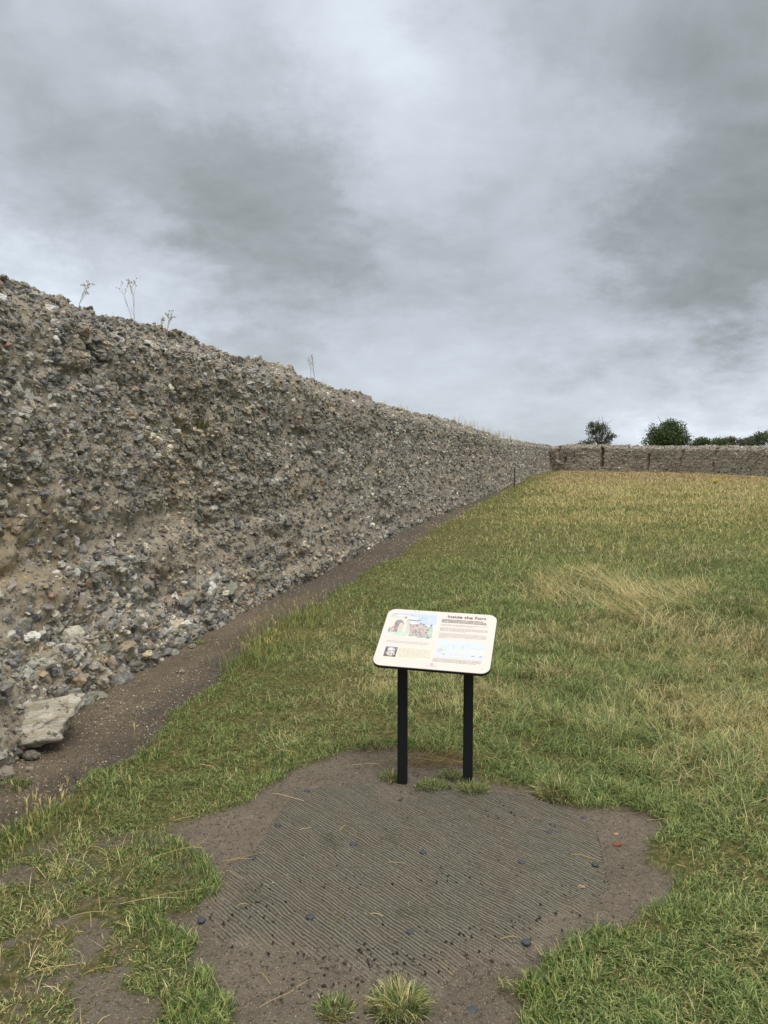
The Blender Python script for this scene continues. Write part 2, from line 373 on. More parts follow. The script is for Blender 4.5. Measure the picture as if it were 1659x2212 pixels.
class Wall:
    def __init__(s, base, side, Hfun, rec, thick, ledge, cracks=()):
        s.rec, s.thick, s.ledge, s.cracks, s.side = rec, thick, ledge, cracks, side
        ss, P, _ = resample(base, lambda x, y: .35); P = smooth_line(P, 6)
        seg = np.hypot(*np.diff(P, axis=0).T); s.cum = np.concatenate([[0], np.cumsum(seg)]); s.P = P
        T = np.gradient(P, axis=0); T /= np.linalg.norm(T, axis=1, keepdims=True); s.T = T
        s.Nn = np.stack([T[:, 1], -T[:, 0]], 1)*side; s.L = s.cum[-1]
        s.H = Hfun(s)
    def at(s, u, arr): return np.stack([np.interp(u, s.cum, arr[:, i]) for i in range(arr.shape[1])], 1)
    def prof(s, u, q):                   # q: 0..1 face, 1..2 top, 2..3 back -> (out, h)
        H = np.interp(u, s.cum, s.H); hf = np.clip(q, 0, 1)
        k = [0, .06, 1.0]; h = -.15+(H+.15)*hf
        near = s.ledge(u)
        rec = s.rec*np.clip(h/np.maximum(H, .1), 0, 1)**1.0*.8
        rec = rec+near*(.11*sstep(.34, .42, h+.05*n2(u, u*0, .6, 2, 3))+.09*sstep(.80, .90, h+.07*n2(u, u*0, .7, 2, 4))-.05*sstep(1.0, 1.9, h))
        rec = rec+.13*sstep(.86, 1.0, hf)**2*1.6
        top = np.clip(q-1, 0, 1); back = np.clip(q-2, 0, 1)
        rec = rec+top*s.thick; hh = h+.05*np.sin(top*3.14)-.1*top*0; hh = hh-(back)*(H+.2)
        rec = rec+.2*back
        return -rec, hh
    def pt(s, u, q, disp=True):
        o, h = s.prof(u, q); B = s.at(u, s.P); n = s.at(u, s.Nn); n /= np.linalg.norm(n, axis=1, keepdims=True)
        X = np.stack([B[:, 0]+n[:, 0]*o, B[:, 1]+n[:, 1]*o, h], 1)
        if not disp: return X
        tilt = np.clip((q-.85)/.3, 0, 1)
        D = .10*fbm(X/1.3, 2, 51)+.06*fbm(X*[2.4, 2.4, 3.2], 3, 57)+.042*fbm(X*7.5, 3, 61)+.022*fbm(X*24, 3, 67)
        D = D+.007*np.sin(X[:, 2]*2*np.pi/.36+2.5*fbm(X*[.9, .9, 1.6], 3, 91))-.07*sstep(.25, .6, fbm(X*[1.6, 1.6, 3.6], 3, 73))     # hollows where stones fell out
        D *= np.clip(h/.15+.4, .2, 1)
        for cu, w, h0, h1 in s.cracks:
            D = D-1.3*sstep(w, w*.6, np.abs(u-cu-.15*vn(np.stack([h*2.2, h*0+cu, h*0], 1), 5)))*sstep(h0, h0+.1, h)*sstep(h1+.1, h1, h)*(tilt < .6)
        nx = n*(1-tilt*.7)[:, None]
        return X+np.stack([nx[:, 0]*D, nx[:, 1]*D, tilt*D*.9], 1)
    def frame(s, u, q):
        n = s.at(u, s.Nn); n /= np.linalg.norm(n, axis=1, keepdims=True); T = s.at(u, s.T); T /= np.linalg.norm(T, axis=1, keepdims=True)
        z = np.zeros(len(u)); ang = np.clip((q-.9)/.25, 0, 1)*1.3
        N3 = np.stack([n[:, 0]*np.cos(ang), n[:, 1]*np.cos(ang), np.sin(ang)], 1)
        T3 = np.stack([T[:, 0], T[:, 1], z], 1); U3 = np.cross(N3, T3)
        return N3, np.stack([T3, N3, U3], 2)
def stone_cols(n, rng, x):
    """x: 0 pale sandy .. 1 grey dark wall"""
    pal = np.array([(.20, .195, .175), (.13, .13, .125), (.040, .043, .052), (.28, .275, .245), (.46, .445, .39), (.26, .19, .11), (.34, .275, .18), (.17, .085, .055), (.16, .15, .105), (.08, .082, .088)])
    w = np.array([.22, .16, .14, .17, .10, .04, .07, .012, .05, .088]); w = w/w.sum()
    k = rng.choice(len(pal), n, p=w/w.sum()); c = 1.3*pal[k]*rng.uniform(.65, 1.3, (n, 1))*rng.normal(1, .025, (n, 3))
    return np.clip(c, .02, .7)
def build_wall(w, name, dens, radf, ustep, vstep, zones, yelf, seed, label, cat, extra=None):
    rng = np.random.default_rng(seed)
    u = [0.0]
    while u[-1] < w.L:
        p = w.at(np.array([u[-1]]), w.P)[0]; u.append(u[-1]+ustep(math.hypot(*p)))
    u = np.array(u[:-1]+[w.L]); nf = vstep
    q = np.concatenate([np.linspace(0, 1, nf), np.linspace(1, 2, nf//3)[1:], np.linspace(2, 3, 8)[1:]]); nq = len(q)
    U, Qm = np.meshgrid(u, q, indexing='ij'); P = w.pt(U.ravel(), Qm.ravel())
    i, j = np.meshgrid(np.arange(len(u)-1), np.arange(nq-1), indexing='ij'); a = (i*nq+j).ravel()
    F = np.stack([a, a+nq, a+nq+1, a+1], 1)
    if w.side < 0: F = F[:, ::-1]
    caps = []
    Vs = [P]; Ts = [np.zeros((0, 3), int)]; mor = np.zeros(len(P))
    # end caps
    for e in (0, len(u)-1):
        c = len(P)+len(caps); caps.append([P[e*nq:(e+1)*nq, 0].mean(), P[e*nq:(e+1)*nq, 1].mean(), 1.0])
        k = np.arange(nq); tri = np.stack([np.full(nq, c), e*nq+k, e*nq+(k+1) % nq], 1)
        Ts.append(tri if (e == 0) == (w.side > 0) else tri[:, ::-1])
    Vs.append(np.array(caps)); nm = len(P)+len(caps); ntc = 2*nq
    Col = [np.zeros((nm, 3))]; Rn = [np.zeros(nm)]
    off = nm; nt_ = ntc
    for (s0, s1, sub, d, r0, r1, *top) in dens:
        # stones per square metre d; radii r0..r1
        u0, u1 = s0, s1; hmax = float(np.max(w.H)); A = (u1-u0)*(hmax+.9); n = int(A*d)
        uu = rng.uniform(u0, u1, n); qa = rng.uniform(0, (hmax+.9), n); H = np.interp(uu, w.cum, w.H)
        qq = np.where(qa < H, qa/H, 1+(qa-H)/w.thick); keep = qq < 1+.75/w.thick*1.0
        uu, qq = uu[keep], qq[keep]
        rad = r0+(r1-r0)*rng.beta(1.1, 2.6, len(uu))
        X = w.pt(uu, qq); cl = fbm(X*[.9, .9, 1.6], 3, 91)
        kp = rng.random(len(uu)) < np.clip(.80+.8*cl+.12*np.sin(X[:, 2]*2*np.pi/.36+2.5*cl)+zones(uu, X), .10, 1)
        for cu, wd_, h0, h1 in w.cracks: kp &= ~((np.abs(uu-cu) < wd_*1.1) & (X[:, 2] < h1) & (X[:, 2] > h0) & (qq < 1))
        uu, qq, rad, X = uu[kp], qq[kp], rad[kp], X[kp]
        if r1 > .05: bx, by = G(36, 1600); k2 = (np.hypot(X[:, 0]-bx, X[:, 1]-by) > .40) | (X[:, 2] > .34); uu, qq, rad, X = uu[k2], qq[k2], rad[k2], X[k2]
        if top: k2 = X[:, 2] < top[0]; uu, qq, rad, X = uu[k2], qq[k2], rad[k2], X[k2]
        low = (X[:, 2] < .5) & (w.ledge(uu) > .3); rad = np.where(low, rad*1.1, rad)
        Nn, Fr = w.frame(uu, qq)
        X = X+Nn*(rad*rng.uniform(-.66, .12, len(rad)))[:, None]
        protos = [rock_proto(sub, 100+k, 11, .34, .30, .85) for k in range(20)]
        cv = stone_cols(len(uu), rng, 0); sh = fbm(X*[.8, .8, 1.8], 3, 121); sh2 = fbm(X*[3, 3, 6], 2, 123)
        cv = cv*(1+.55*sh+.45*sh2)[:, None]*(1+np.clip(fbm(X*1.1, 2, 127), 0, 1)[:, None]*[.22, .08, -.15]); cv = cv*(1.06-.07*np.clip(X[:, 2]-.4, 0, 2))[:, None]
        if r1 < .02: tk = rng.random((len(cv), 1)) < .7; cv = np.where(tk, np.array([.33, .28, .205])*rng.uniform(.6, 1.3, (len(cv), 1)), cv); cv = np.clip(cv, .02, .7)
        v, f, c, r = scatter_rocks(protos, X, rad, rng, cv, (.6, 1.6), Fr)
        Vs.append(v); Ts.append(f+off); off += len(v); Col.append(c); Rn.append(r); nt_ += len(f)
    if extra:
        for v, f, c in extra:
            Vs.append(v); Ts.append(f+off); off += len(v); Col.append(np.tile(c, (len(v), 1))); Rn.append(np.full(len(v), .5)); nt_ += len(f)
    V = np.concatenate(Vs); T = np.concatenate(Ts)
    mi = np.concatenate([np.zeros(ntc, int), np.ones(nt_-ntc, int), np.zeros(len(F), int)])
    yel, grey = yelf(V)
    o = make_mesh(name, V, T=T, Q=F, mi=mi, attrs={'Col': np.concatenate(Col), 'yel': yel, 'grey': grey}, mats=(M_MORT, M_FLINT),
                  smooth=np.concatenate([np.zeros(nt_, bool), np.ones(len(F), bool)]))
    return tag(o, label, cat)
def Hleft(w):
    H = []
    for P, n in zip(w.P, w.Nn):
        rec = w.rec*.8+.20+.1; near = float(w.ledge(np.array([np.interp(0, [0], [0])]))[0])*0
        X = P-n*(rec+near)
        if X[1] < 2.5: H.append(np.nan); continue
        px = CXP; 
        z = 2.5
        for _ in range(6):               # height at which the top reaches the silhouette
            v = np.array([X[0], X[1], z-EYE]); f = v[1]*math.cos(PITCH)-v[2]*math.sin(PITCH)
            px = CXP+FPX*v[0]/f; py = np.interp(px, SIL[:, 0], SIL[:, 1]); d = ray(px, py); z = EYE+d[2]*X[1]/d[1]
        H.append(z+.015)
    H = np.array(H); ok = ~np.isnan(H); i = np.arange(len(H)); H = np.interp(i, i[ok], H[ok]); return H
def dist_u(w, y): return float(np.interp(y, w.P[:, 1], w.cum))
LEFT = Wall(WALLB, 1, Hleft, .55, 1.3, lambda u: sstep(10.5, 8.0, u)*0+sstep(14.0, 11.0, u))
uy = lambda y: dist_u(LEFT, y)
def zl(u, X): return -.17*sstep(uy(10), uy(6.5), u)*sstep(.38, .52, X[:, 2])*sstep(1.5, 1.1, X[:, 2])-.05*sstep(uy(11), uy(5), u)*sstep(1.7, .8, X[:, 2])+.30*sstep(.9, 1.8, X[:, 2])+.35*sstep(uy(9), uy(13), u)
def yell(V):
    x, y, z = V.T
    ye = sstep(.1, .45, fbm(V*[.8, .8, 1.6], 3, 111)+.25*sstep(1.6, .9, z))*sstep(16, 8, y)
    gr = sstep(7, 14, y)*.45+.25*sstep(1.2, 1.9, z)+.25*sstep(.0, .5, fbm(V*1.1, 3, 113)); return ye, np.clip(gr, 0, .8)
build_wall(LEFT, 'flint_wall', [(uy(2), uy(8.5), 3, 60, .055, .12, .42), (uy(1.5), uy(9.5), 3, 420, .028, .080), (uy(1.5), uy(10), 2, 1150, .014, .040), (uy(1.5), uy(8), 1, 2300, .005, .015), (0, uy(1.5), 1, 60, .03, .09), (uy(9.5), uy(22), 2, 300, .022, .095), (uy(22), uy(48), 1, 110, .04, .16), (uy(48), LEFT.L, 1, 50, .06, .24)],
           None, lambda d: min(.35, max(.02, d*.0045)), 150, zl, yell, 3, 'long ruined wall of flint rubble and tan mortar, running along the path from the left', 'wall')
FARPX = [(1186, 1016.8), (1196, 1017), (1240, 1018), (1320, 1019), (1420, 1021), (1540, 1025), (1659, 1031)]
FARB = np.array([G(*p) for p in FARPX]); FARB = np.concatenate([FARB, [FARB[-1]+(FARB[-1]-FARB[-3])*k for k in (.6, 1.4)]])
FTOP = np.array([(1150, 966), (1196, 964), (1215, 961), (1300, 962), (1400, 965), (1500, 965), (1659, 967), (2100, 975)], float)
def Hfar(w):
    H = []
    for P in w.P:
        v = np.array([P[0], P[1]+.4, 0]); px = CXP+FPX*v[0]/v[1]; py = np.interp(px, FTOP[:, 0], FTOP[:, 1]); d = ray(px, py); H.append(EYE+d[2]*(P[1]+.4)/d[1])
    return np.array(H)
FARW = Wall(FARB, 1, Hfar, .35, 1.6, lambda u: u*0)
def ucol(px):
    pxs = CXP+FPX*FARW.P[:, 0]/FARW.P[:, 1]; return float(np.interp(px, pxs, FARW.cum))
FARW.cracks = [(ucol(1298), .24, .5, 2.7), (ucol(1398), .17, .3, 1.9), (ucol(1468), .14, .7, 2.2), (ucol(1537), .24, .2, 2.4), (ucol(1203), .32, 1.2, 3.4), (ucol(1216), .2, .9, 1.6)]
def zfar(u, X): return .25+u*0
build_wall(FARW, 'far_flint_wall', [(0, FARW.L, 1, 80, .05, .24)], None, lambda d: .055, 60, zfar,
           lambda V: (np.zeros(len(V)), np.full(len(V), .2)), 5, 'lower flint wall closing the far side of the field, split by dark vertical cracks', 'wall')

# ------------------------------------------------------------------ grass
DRY = np.array([(.66, .57, .28), (.55, .45, .20), (.74, .66, .38), (.46, .36, .17)])
def blades(x, y, z, h, w, az, lean, col, th0=0.0):
    """curved tapering blades, 7 vertices each"""
    n = len(x); dx, dy = np.cos(az), np.sin(az); fa = az+np.pi/2+RNG.uniform(-.7, .7, n); wx, wy = np.cos(fa)*w/2, np.sin(fa)*w/2
    B = np.stack([x, y, z], 1); W = np.stack([wx, wy, np.zeros(n)], 1)
    def P(t):
        ln = np.maximum(lean, .01); th = th0+ln*t; r = h*(np.cos(th0)-np.cos(th))/ln; zz = np.maximum(h*(np.sin(th)-np.sin(th0))/ln, -.002)
        return B+np.stack([dx*r, dy*r, zz], 1)
    p1, p2, p3 = P(.4), P(.75), P(1.0)
    V = np.stack([B-W, B+W, p1+W*.85, p1-W*.85, p2+W*.55, p2-W*.55, p3], 1).reshape(-1, 3)
    a = np.arange(n)*7; Q = np.concatenate([np.stack([a, a+1, a+2, a+3], 1), np.stack([a+3, a+2, a+4, a+5], 1)]); T = np.stack([a+5, a+4, a+6], 1)
    sh = np.array([.8, .8, .95, .95, 1.03, 1.03, 1.05])
    C = col[:, None, :]*np.ones((1, 7, 1))
    return V, T, Q, C.reshape(-1, 3)
def pack(parts):
    V, T, Q, C = [], [], [], []; off = 0
    for v, t, q, c in parts: V.append(v); T.append(t+off); Q.append(q+off); C.append(c); off += len(v)
    return np.concatenate(V), np.concatenate(T), np.concatenate(Q), np.concatenate(C)
def pick(pal, n): return pal[RNG.integers(0, len(pal), n)]*RNG.uniform(.6, 1.35, (n, 1))
def grass_points(n, y0, y1, pw, side=.62):
    t = RNG.random(n); k = 1-pw+1; y = (y0**k+t*(y1**k-y0**k))**(1/k)
    x = RNG.uniform(-side, side, n)*y+RNG.uniform(-.25, .25, n); return x, y
def build_grass():
    parts = []
    # (count, y range, falloff, stem?)
    for (n, y0, y1, pw, dry) in ((470000, 1.75, 12, 1.75, 0), (380000, 12, 98, 1.75, 0), (110000, 1.75, 14, 1.45, 1), (150000, 14, 98, 1.9, 1)):
        x, y = grass_points(n, y0, y1, pw)
        pth, pat, worn, dp, db = masks(x, y)
        soil = np.maximum(np.maximum(pth, pat), worn*(.97 if not dry else .9))
        keep = RNG.random(n) > soil*1.02
        # a few sparse sprouts on the worn part; keep the far wall clear
        fy = np.interp(x, FARB[:, 0], FARB[:, 1]-.1, left=200, right=50); keep &= (y < fy)
        clump = n2(x, y, .13, 2, 41)*sstep(14, 6, y)+.4*n2(x, y, .5, 2, 43)
        keep &= RNG.random(n) < np.clip(.75+.8*clump, .12, 1)
        trod = np.maximum(sstep(-.6, -.05, dp), sstep(-.45, -.03, db))*sstep(16, 7, y)          # short turf near path and mat
        x, y, clump, trod, dp, db = [a[keep] for a in (x, y, clump, trod, dp, db)]; n = len(x)
        z = gz(x, y, np.zeros(n), np.zeros(n))
        fallen = sstep(-.25, .35, sdist(x, y, STRAWP)+.55*n2(x, y, .8, 3, 47)-.02)*sstep(-.45, .05, n2(x, y, .35, 2, 48)+.1)
        field = sstep(.1, 1.6, -dp-.5+.25*n2(x, y, 1, 2, 45))*sstep(3.4, 5.2, y+.9*np.clip(x, -1, 2))
        big = sstep(10, 40, y); a0 = n2(x, y, .3, 2, 49)*4+n2(x, y, .09, 2, 53)*6
        width = np.maximum(.0034, y*.00066)
        tan = np.clip(.22+1.0*n2(x, y, 1.1, 4, 55)+.6*n2(x, y, .3, 2, 56)+.22*field*sstep(4, 6, y)+.60*sstep(18, 50, y), 0, 1)
        tan *= 1-.85*trod*sstep(9, 6, y); tan = np.where(y < 4.2, tan*.75, tan)
        tan = tan*(1-.65*sstep(6, 10, y)*sstep(27, 17, y)*sstep(.0, .3, n2(x, y, 5, 2, 58)+.25))
        tan = tan*(1-.8*sstep(-2.5, -.3, dp)*sstep(15, 30, y))
        if not dry:
            h = (.045+.055*field+.07*big)*(1+.6*clump)*RNG.uniform(.45, 1.35, n)*(1-.25*trod)*(1-.35*sstep(4.2, 3.0, y)*sstep(.6, -.2, x))
            lean = RNG.uniform(.5, 2.7, n); az = a0+RNG.normal(0, 1.3, n)
            isd = RNG.random(n) < tan*.62; col = np.where(isd[:, None], pick(DRY, n)*.9, pick(GREEN, n))
            lush = sstep(.15, .5, n2(x, y, 1.6, 3, 59)); col = col*(1-.22*lush[:, None])*[1, 1.02, 1]
            col = col*(1+sstep(7, 20, y)[:, None]*[.22, .10, 0])
            brown = sstep(34, 62, y)[:, None]; col = col*(1-brown)+col*brown*[1.08, .98, 1.1]
        else:
            kk = RNG.random(n) < np.clip(tan*1.1*(1-.75*trod)+.9*fallen, .05, 1)
            x, y, z, a0, clump, width, fallen, field, big, trod = [q[kk] for q in (x, y, z, a0, clump, width, fallen, field, big, trod)]; n = len(x)
            h = (.085+.055*field+.10*big+.17*fallen)*RNG.uniform(.6, 1.4, n)*(1-.4*trod)
            lean = RNG.uniform(.2, 2.1, n)+fallen*RNG.uniform(.6, 1.5, n); az = a0+RNG.normal(0, 1.2, n)
            az = np.where(RNG.random(n) < fallen*.85, 3.0+1.2*n2(x, y, .7, 2, 63)+RNG.normal(0, .35, n), az)
            col = pick(DRY, n)*1.05; width = width*.75
            brown = sstep(30, 60, y)[:, None]; col = col*(1-brown)+col*brown*[.74, .67, .76]
        th0 = RNG.uniform(0, .8, n)*(lean < 2.0)
        if dry: th0 = np.clip(th0+fallen*RNG.uniform(.7, 1.1, n), 0, 1.35); z = z+fallen*.10*RNG.random(n); lean = np.where(fallen > .5, RNG.uniform(-.5, .6, n), lean); lean = np.where(np.abs(lean) < .05, .05, lean); lean = np.abs(lean)
        parts.append(blades(x, y, z-.004, h, width, az, lean, col, th0))
    # lush fringe where the turf meets trodden earth
    x, y = grass_points(420000, 1.75, 14, 1.6); pth, pat, worn, dp, db = masks(x, y); soil = np.maximum(pth, pat)
    gate = RNG.random(len(x)) < np.clip(.35+1.2*n2(x, y, .16, 2, 85), .05, 1)
    k = (((db > -.13) & (db < .05)) | ((dp > -.14) & (dp < .04))) & (soil < .6) & gate; x, y = x[k], y[k]; n = len(x)
    parts.append(blades(x, y, gz(x, y)-.004, RNG.uniform(.025, .06, n)*(1+.6*n2(x, y, .3, 2, 86)), np.full(n, .0032), RNG.uniform(0, 6.3, n), RNG.uniform(.4, 2.0, n), np.where(RNG.random((n, 1)) < .12, pick(DRY, n), pick(GREEN, n)*[.85, .95, .8])))
    # ripe seed heads along the edge of the path
    for (px, py, r, n) in ((645, 1340, .35, 130), (575, 1395, .30, 110), (530, 1425, .25, 60), (720, 1295, .5, 30), (60, 1778, .08, 26), (20, 1835, .1, 14), (110, 1772, .15, 8), (240, 1700, .5, 16)):
        c = G(px, py); x = c[0]+RNG.normal(0, r*.5, n)+.06; y = c[1]+RNG.normal(0, r*.8, n); z = gz(x, y)
        h = RNG.uniform(.08, .19, n) if py < 1600 else RNG.uniform(.05, .11, n); az = RNG.uniform(0, 6.3, n); lean = RNG.uniform(.3, 1.5, n)
        parts.append(blades(x, y, z, h, np.full(n, .0024), az, lean, pick(DRY, n)*[.8, .9, .6]))
        for k in range(5):
            parts.append(blades(x+np.cos(az)*h*(lean*.45), y+np.sin(az)*h*(lean*.45), z+h*.86, RNG.uniform(.03, .055, n), np.full(n, .0045), az+RNG.normal(0, .5, n), lean*.5+RNG.uniform(0, .5, n), pick(DRY, n)*[.95, .95, .75]))
        m = n*5; xx = np.repeat(x, 5)+RNG.normal(0, .04, m); yy = np.repeat(y, 5)+RNG.normal(0, .04, m)
        parts.append(blades(xx, yy, gz(xx, yy), np.repeat(h, 5)*RNG.uniform(.4, .8, m), np.full(m, .004), RNG.uniform(0, 6.3, m), RNG.uniform(.5, 2.2, m), pick(GREEN, m)))
    # turf around and behind the place the photograph was taken from
    for (xa, xb, ya, yb, n) in ((-1.7, 4.5, -1.2, 1.85, 90000), (1.0, 4.2, 1.5, 6.0, 80000)):
        x = RNG.uniform(xa, xb, n); y = RNG.uniform(ya, yb, n); k = (y < 1.8) | (x > y*.62+.2); x, y = x[k], y[k]; pth, pat, worn, dp, db = masks(x, y)
        k = RNG.random(len(x)) > np.maximum(np.maximum(pth, pat), worn*.95); x, y = x[k], y[k]; n = len(x)
        parts.append(blades(x, y, gz(x, y)-.004, RNG.uniform(.03, .10, n), np.full(n, .0034), RNG.uniform(0, 6.3, n), RNG.uniform(.5, 2.5, n), np.where(RNG.random((n, 1)) < .25, pick(DRY, n), pick(GREEN, n)), RNG.uniform(0, .7, n)))
    # sparse grass outside the view so that the field does not stop
    x = RNG.uniform(-2, 60, 60000); y = RNG.uniform(-3, 60, 60000); k = (np.abs(x) > y*.6); x, y = x[k], y[k]
    pth, pat, worn, dp, db = masks(x, y); k = (pth+pat < .3); x, y = x[k], y[k]; n = len(x)
    parts.append(blades(x, y, gz(x, y), RNG.uniform(.08, .3, n), np.full(n, .02), RNG.uniform(0, 6.3, n), RNG.uniform(.2, 1.5, n), np.where(RNG.random((n, 1)) < .4, pick(DRY, n), pick(GREEN, n))))
    V, T, Q, C = pack(parts)
    print('grass verts', len(V))
    o = make_mesh('grass', V, T=T, Q=Q, attrs={'Col': C}, mats=(M_GRASS,)); tag(o, 'green and straw coloured grass covering the field', 'grass', kind='stuff')
build_grass()
def tuft(name, px, py, n, r, h, label, group=None, dryf=.12, pos=None, col=GREEN*.85, lean=(.5, 2.0), cat='grass tuft'):
    c = G(px, py) if pos is None else pos[:2]; z0 = gz1(*c) if pos is None else pos[2]
    a = RNG.uniform(0, 6.3, n); rr = r*np.sqrt(RNG.random(n)); x = np.cos(a)*rr; y = np.sin(a)*rr*.8
    cc = np.where(RNG.random((n, 1)) < dryf, pick(DRY, n), pick(col, n))
    hh = h*RNG.uniform(.5, 1.2, n)*(1.15-.6*rr/r)
    v, t, q, cl = blades(x, y, np.full(n, -.004), hh, RNG.uniform(.0024, .0042, n), a+RNG.normal(0, .9, n), RNG.uniform(*lean, n), cc, RNG.uniform(0, .5, n))
    o = make_mesh(name, v, T=t, Q=q, attrs={'Col': cl}, mats=(M_GRASS,)); o.location = (c[0], c[1], z0); tag(o, label, cat, group); return o
TG = 'grass tufts growing out of the bare earth'
tuft('grass_tuft', 722, 2165, 300, .052, .065, 'small round green tuft at the front of the bare earth, left of the bigger one', TG)
tuft('grass_tuft', 862, 2160, 620, .082, .095, 'bigger spreading green tuft at the front of the bare earth', TG, .22)
tuft('grass_tuft', 848, 1672, 330, .06, .075, 'fine green tuft at the foot of the left black post', TG, .08)
tuft('grass_tuft', 935, 1690, 420, .085, .06, 'broad low green tuft between the two black posts', TG, .05)
tuft('grass_tuft', 975, 1668, 260, .07, .06, 'green tuft just left of the right black post', TG, .05)
tuft('grass_tuft', 1020, 1700, 420, .085, .075, 'green tuft around the foot of the right black post', TG, .12)
tuft('grass_tuft', 1205, 1715, 500, .10, .14, 'long-bladed tuft leaning over the earth behind the mat', TG, .3)
tuft('grass_tuft', 430, 1383, 160, .06, .06, 'small green tuft on the path edge at the wall foot', TG, .1)
tuft('grass_tuft', 962, 1108, 300, .35, .16, 'green tuft where the path meets the wall in the middle distance', TG, .05)
tuft('grass_tuft', 1003, 1094, 300, .5, .18, 'farther green tuft at the wall foot, before the dark stake', TG, .05)
tuft('grass_tuft', 25, 1685, 260, .10, .06, 'green weeds low at the wall foot below the pale boulder', TG, .02)
tuft('grass_tuft', 140, 1562, 160, .06, .05, 'green weeds beside the right end of the pale boulder', TG, .02)

# ------------------------------------------------------------------ ribbed mat
RIBANG = math.radians(-47)
def build_mat():
    lo = MATP.min(0)-.03; hi = MATP.max(0)+.03; s = .0042
    rc, rs = math.cos(RIBANG), math.sin(RIBANG)
    # grid laid along the ribs: fine across them, coarse along
    cor = np.array([(lo[0], lo[1]), (hi[0], lo[1]), (lo[0], hi[1]), (hi[0], hi[1])]); a = cor@[rc, rs]; c = cor@[-rs, rc]
    A = np.arange(a.min(), a.max(), .012); C = np.arange(c.min(), c.max(), .0025)
    AA, CC = np.meshgrid(A, C, indexing='ij'); aa, cc = AA.ravel(), CC.ravel()
    x = aa*rc-cc*rs; y = aa*rs+cc*rc
    d = sdist(x, y, MATP); wob = cc+.003*n2(x, y, .7, 2, 71)
    ph = (wob/.0136) % 1.0
    rib = np.where(ph < .5, 1.0, 0)*.0055+.0009*vn(np.stack([x*160, y*160, x*0], 1), 3)
    z0 = gz(x, y)
    # soil has crept over the front and right rims
    bury = sstep(.02, .30, .26-d+.16*n2(x, y, .25, 3, 75))*sstep(3.15, 2.5, y-.1*np.abs(x+.2)+.3*np.clip(x-.3, 0, 1))
    bury = np.clip(bury+.55*sstep(.10, .5, n2(x, y, .28, 3, 77))+.9*sstep(.12, 0, np.hypot(x-.08, y-3.6)-.08), 0, 1)
    z = z0+.0045+rib-.0105*bury+.004*0
    n_a, n_c = len(A), len(C); i, j = np.meshgrid(np.arange(n_a-1), np.arange(n_c-1), indexing='ij'); k = (i*n_c+j).ravel()
    Q = np.stack([k, k+n_c, k+n_c+1, k+1], 1); cell = d[Q].min(1) > 0
    Q = Q[cell]; u, inv = np.unique(Q, return_inverse=True)
    V = np.stack([x, y, z], 1)[u]
    m, t, b = mat('ribbed_rubber', .85, .3)
    c_ = mixc(t, ramp(t, tnoise(t, 5, 5, .65), .4, .62), (.172, .165, .128), (.185, .162, .125))
    c_ = mixc(t, ramp(t, tnoise(t, 3, 5, .7), .55, .7), c_, (.112, .118, .080))
    c_ = mixc(t, ramp(t, tnoise(t, 90, 4, .7), .55, .68), c_, (.095, .08, .065))
    c_ = mixc(t, ramp(t, tnoise(t, 170, 2, .6), .64, .71), c_, (.34, .31, .25))
    g = attr(t, 'groove', 'Fac'); c_ = mixc(t, g, c_, (.032, .032, .026))
    lk(t, c_, b.inputs['Base Color']); bump(t, b, tnoise(t, 140, 4, .7), .5, .004)
    gr = np.where(ph < .5, 0, np.where(ph < .85, .85, .25))*(1-bury)*.9
    o = make_mesh('ribbed_mat', V, Q=inv.reshape(-1, 4), attrs={'groove': gr[u]}, mats=(m,))
    tag(o, 'dark ribbed rubber mat half sunk in the earth in front of the sign', 'mat')
build_mat()

# ------------------------------------------------------------------ flat pegs
M_PEG = flat_mat('peg_plastic', (.055, .059, .068), .6, .4, .3, 60, .3, 120)
def peg_mesh():
    bm = bmesh.new(); R = .0150
    prof = [(0, .0056), (R*.5, .0060), (R*.85, .0050), (R, .0025), (R, -.002)]
    rings = []
    for r, z in prof:
        rings.append([bm.verts.new((r*math.cos(a), r*math.sin(a), z)) for a in np.linspace(0, 2*math.pi, 29)[:-1]] if r else [bm.verts.new((0, 0, z))])
    for a, b in zip(rings[:-1], rings[1:]):
        for i in range(28):
            j = (i+1) % 28
            if len(a) == 1: bm.faces.new((a[0], b[i], b[j]))
            else: bm.faces.new((a[i], b[i], b[j], a[j]))
    me = bpy.data.meshes.new('peg'); bm.to_mesh(me); bm.free(); me.materials.append(M_PEG)
    for p in me.polygons: p.use_smooth = True
    return me
PEGS = [(601, 1776, "peg on the mat's upper left edge, below its top left corner"), (545, 1841, "peg on the middle of the mat's left edge"), (460, 1867, 'peg lying on bare earth just left of the mat'),
        (435, 1978, "peg at the mat's lower left corner"), (670, 1969, 'large peg on the front half of the mat, left of centre'), (763, 1810, 'peg on the back half of the mat, left of centre'),
        (914, 1831, 'peg on the mat straight below the black posts'), (886, 2000, 'half buried peg on the front middle of the mat'), (662, 1703, "peg at the mat's top left corner"),
        (1187, 1791, 'peg on the back right part of the mat'), (1127, 1853, 'peg on the right half of the mat, in its middle'), (1286, 1860, "peg at the mat's right edge"),
        (1137, 2025, "peg on the mat's front right edge"), (1303, 1977, 'peg on the earth near the grass right of the mat'), (1261, 1759, 'peg on earth behind the mat, near the long grass'), (1020, 2162, 'peg in the bare earth in front of the mat')]
pm = peg_mesh()
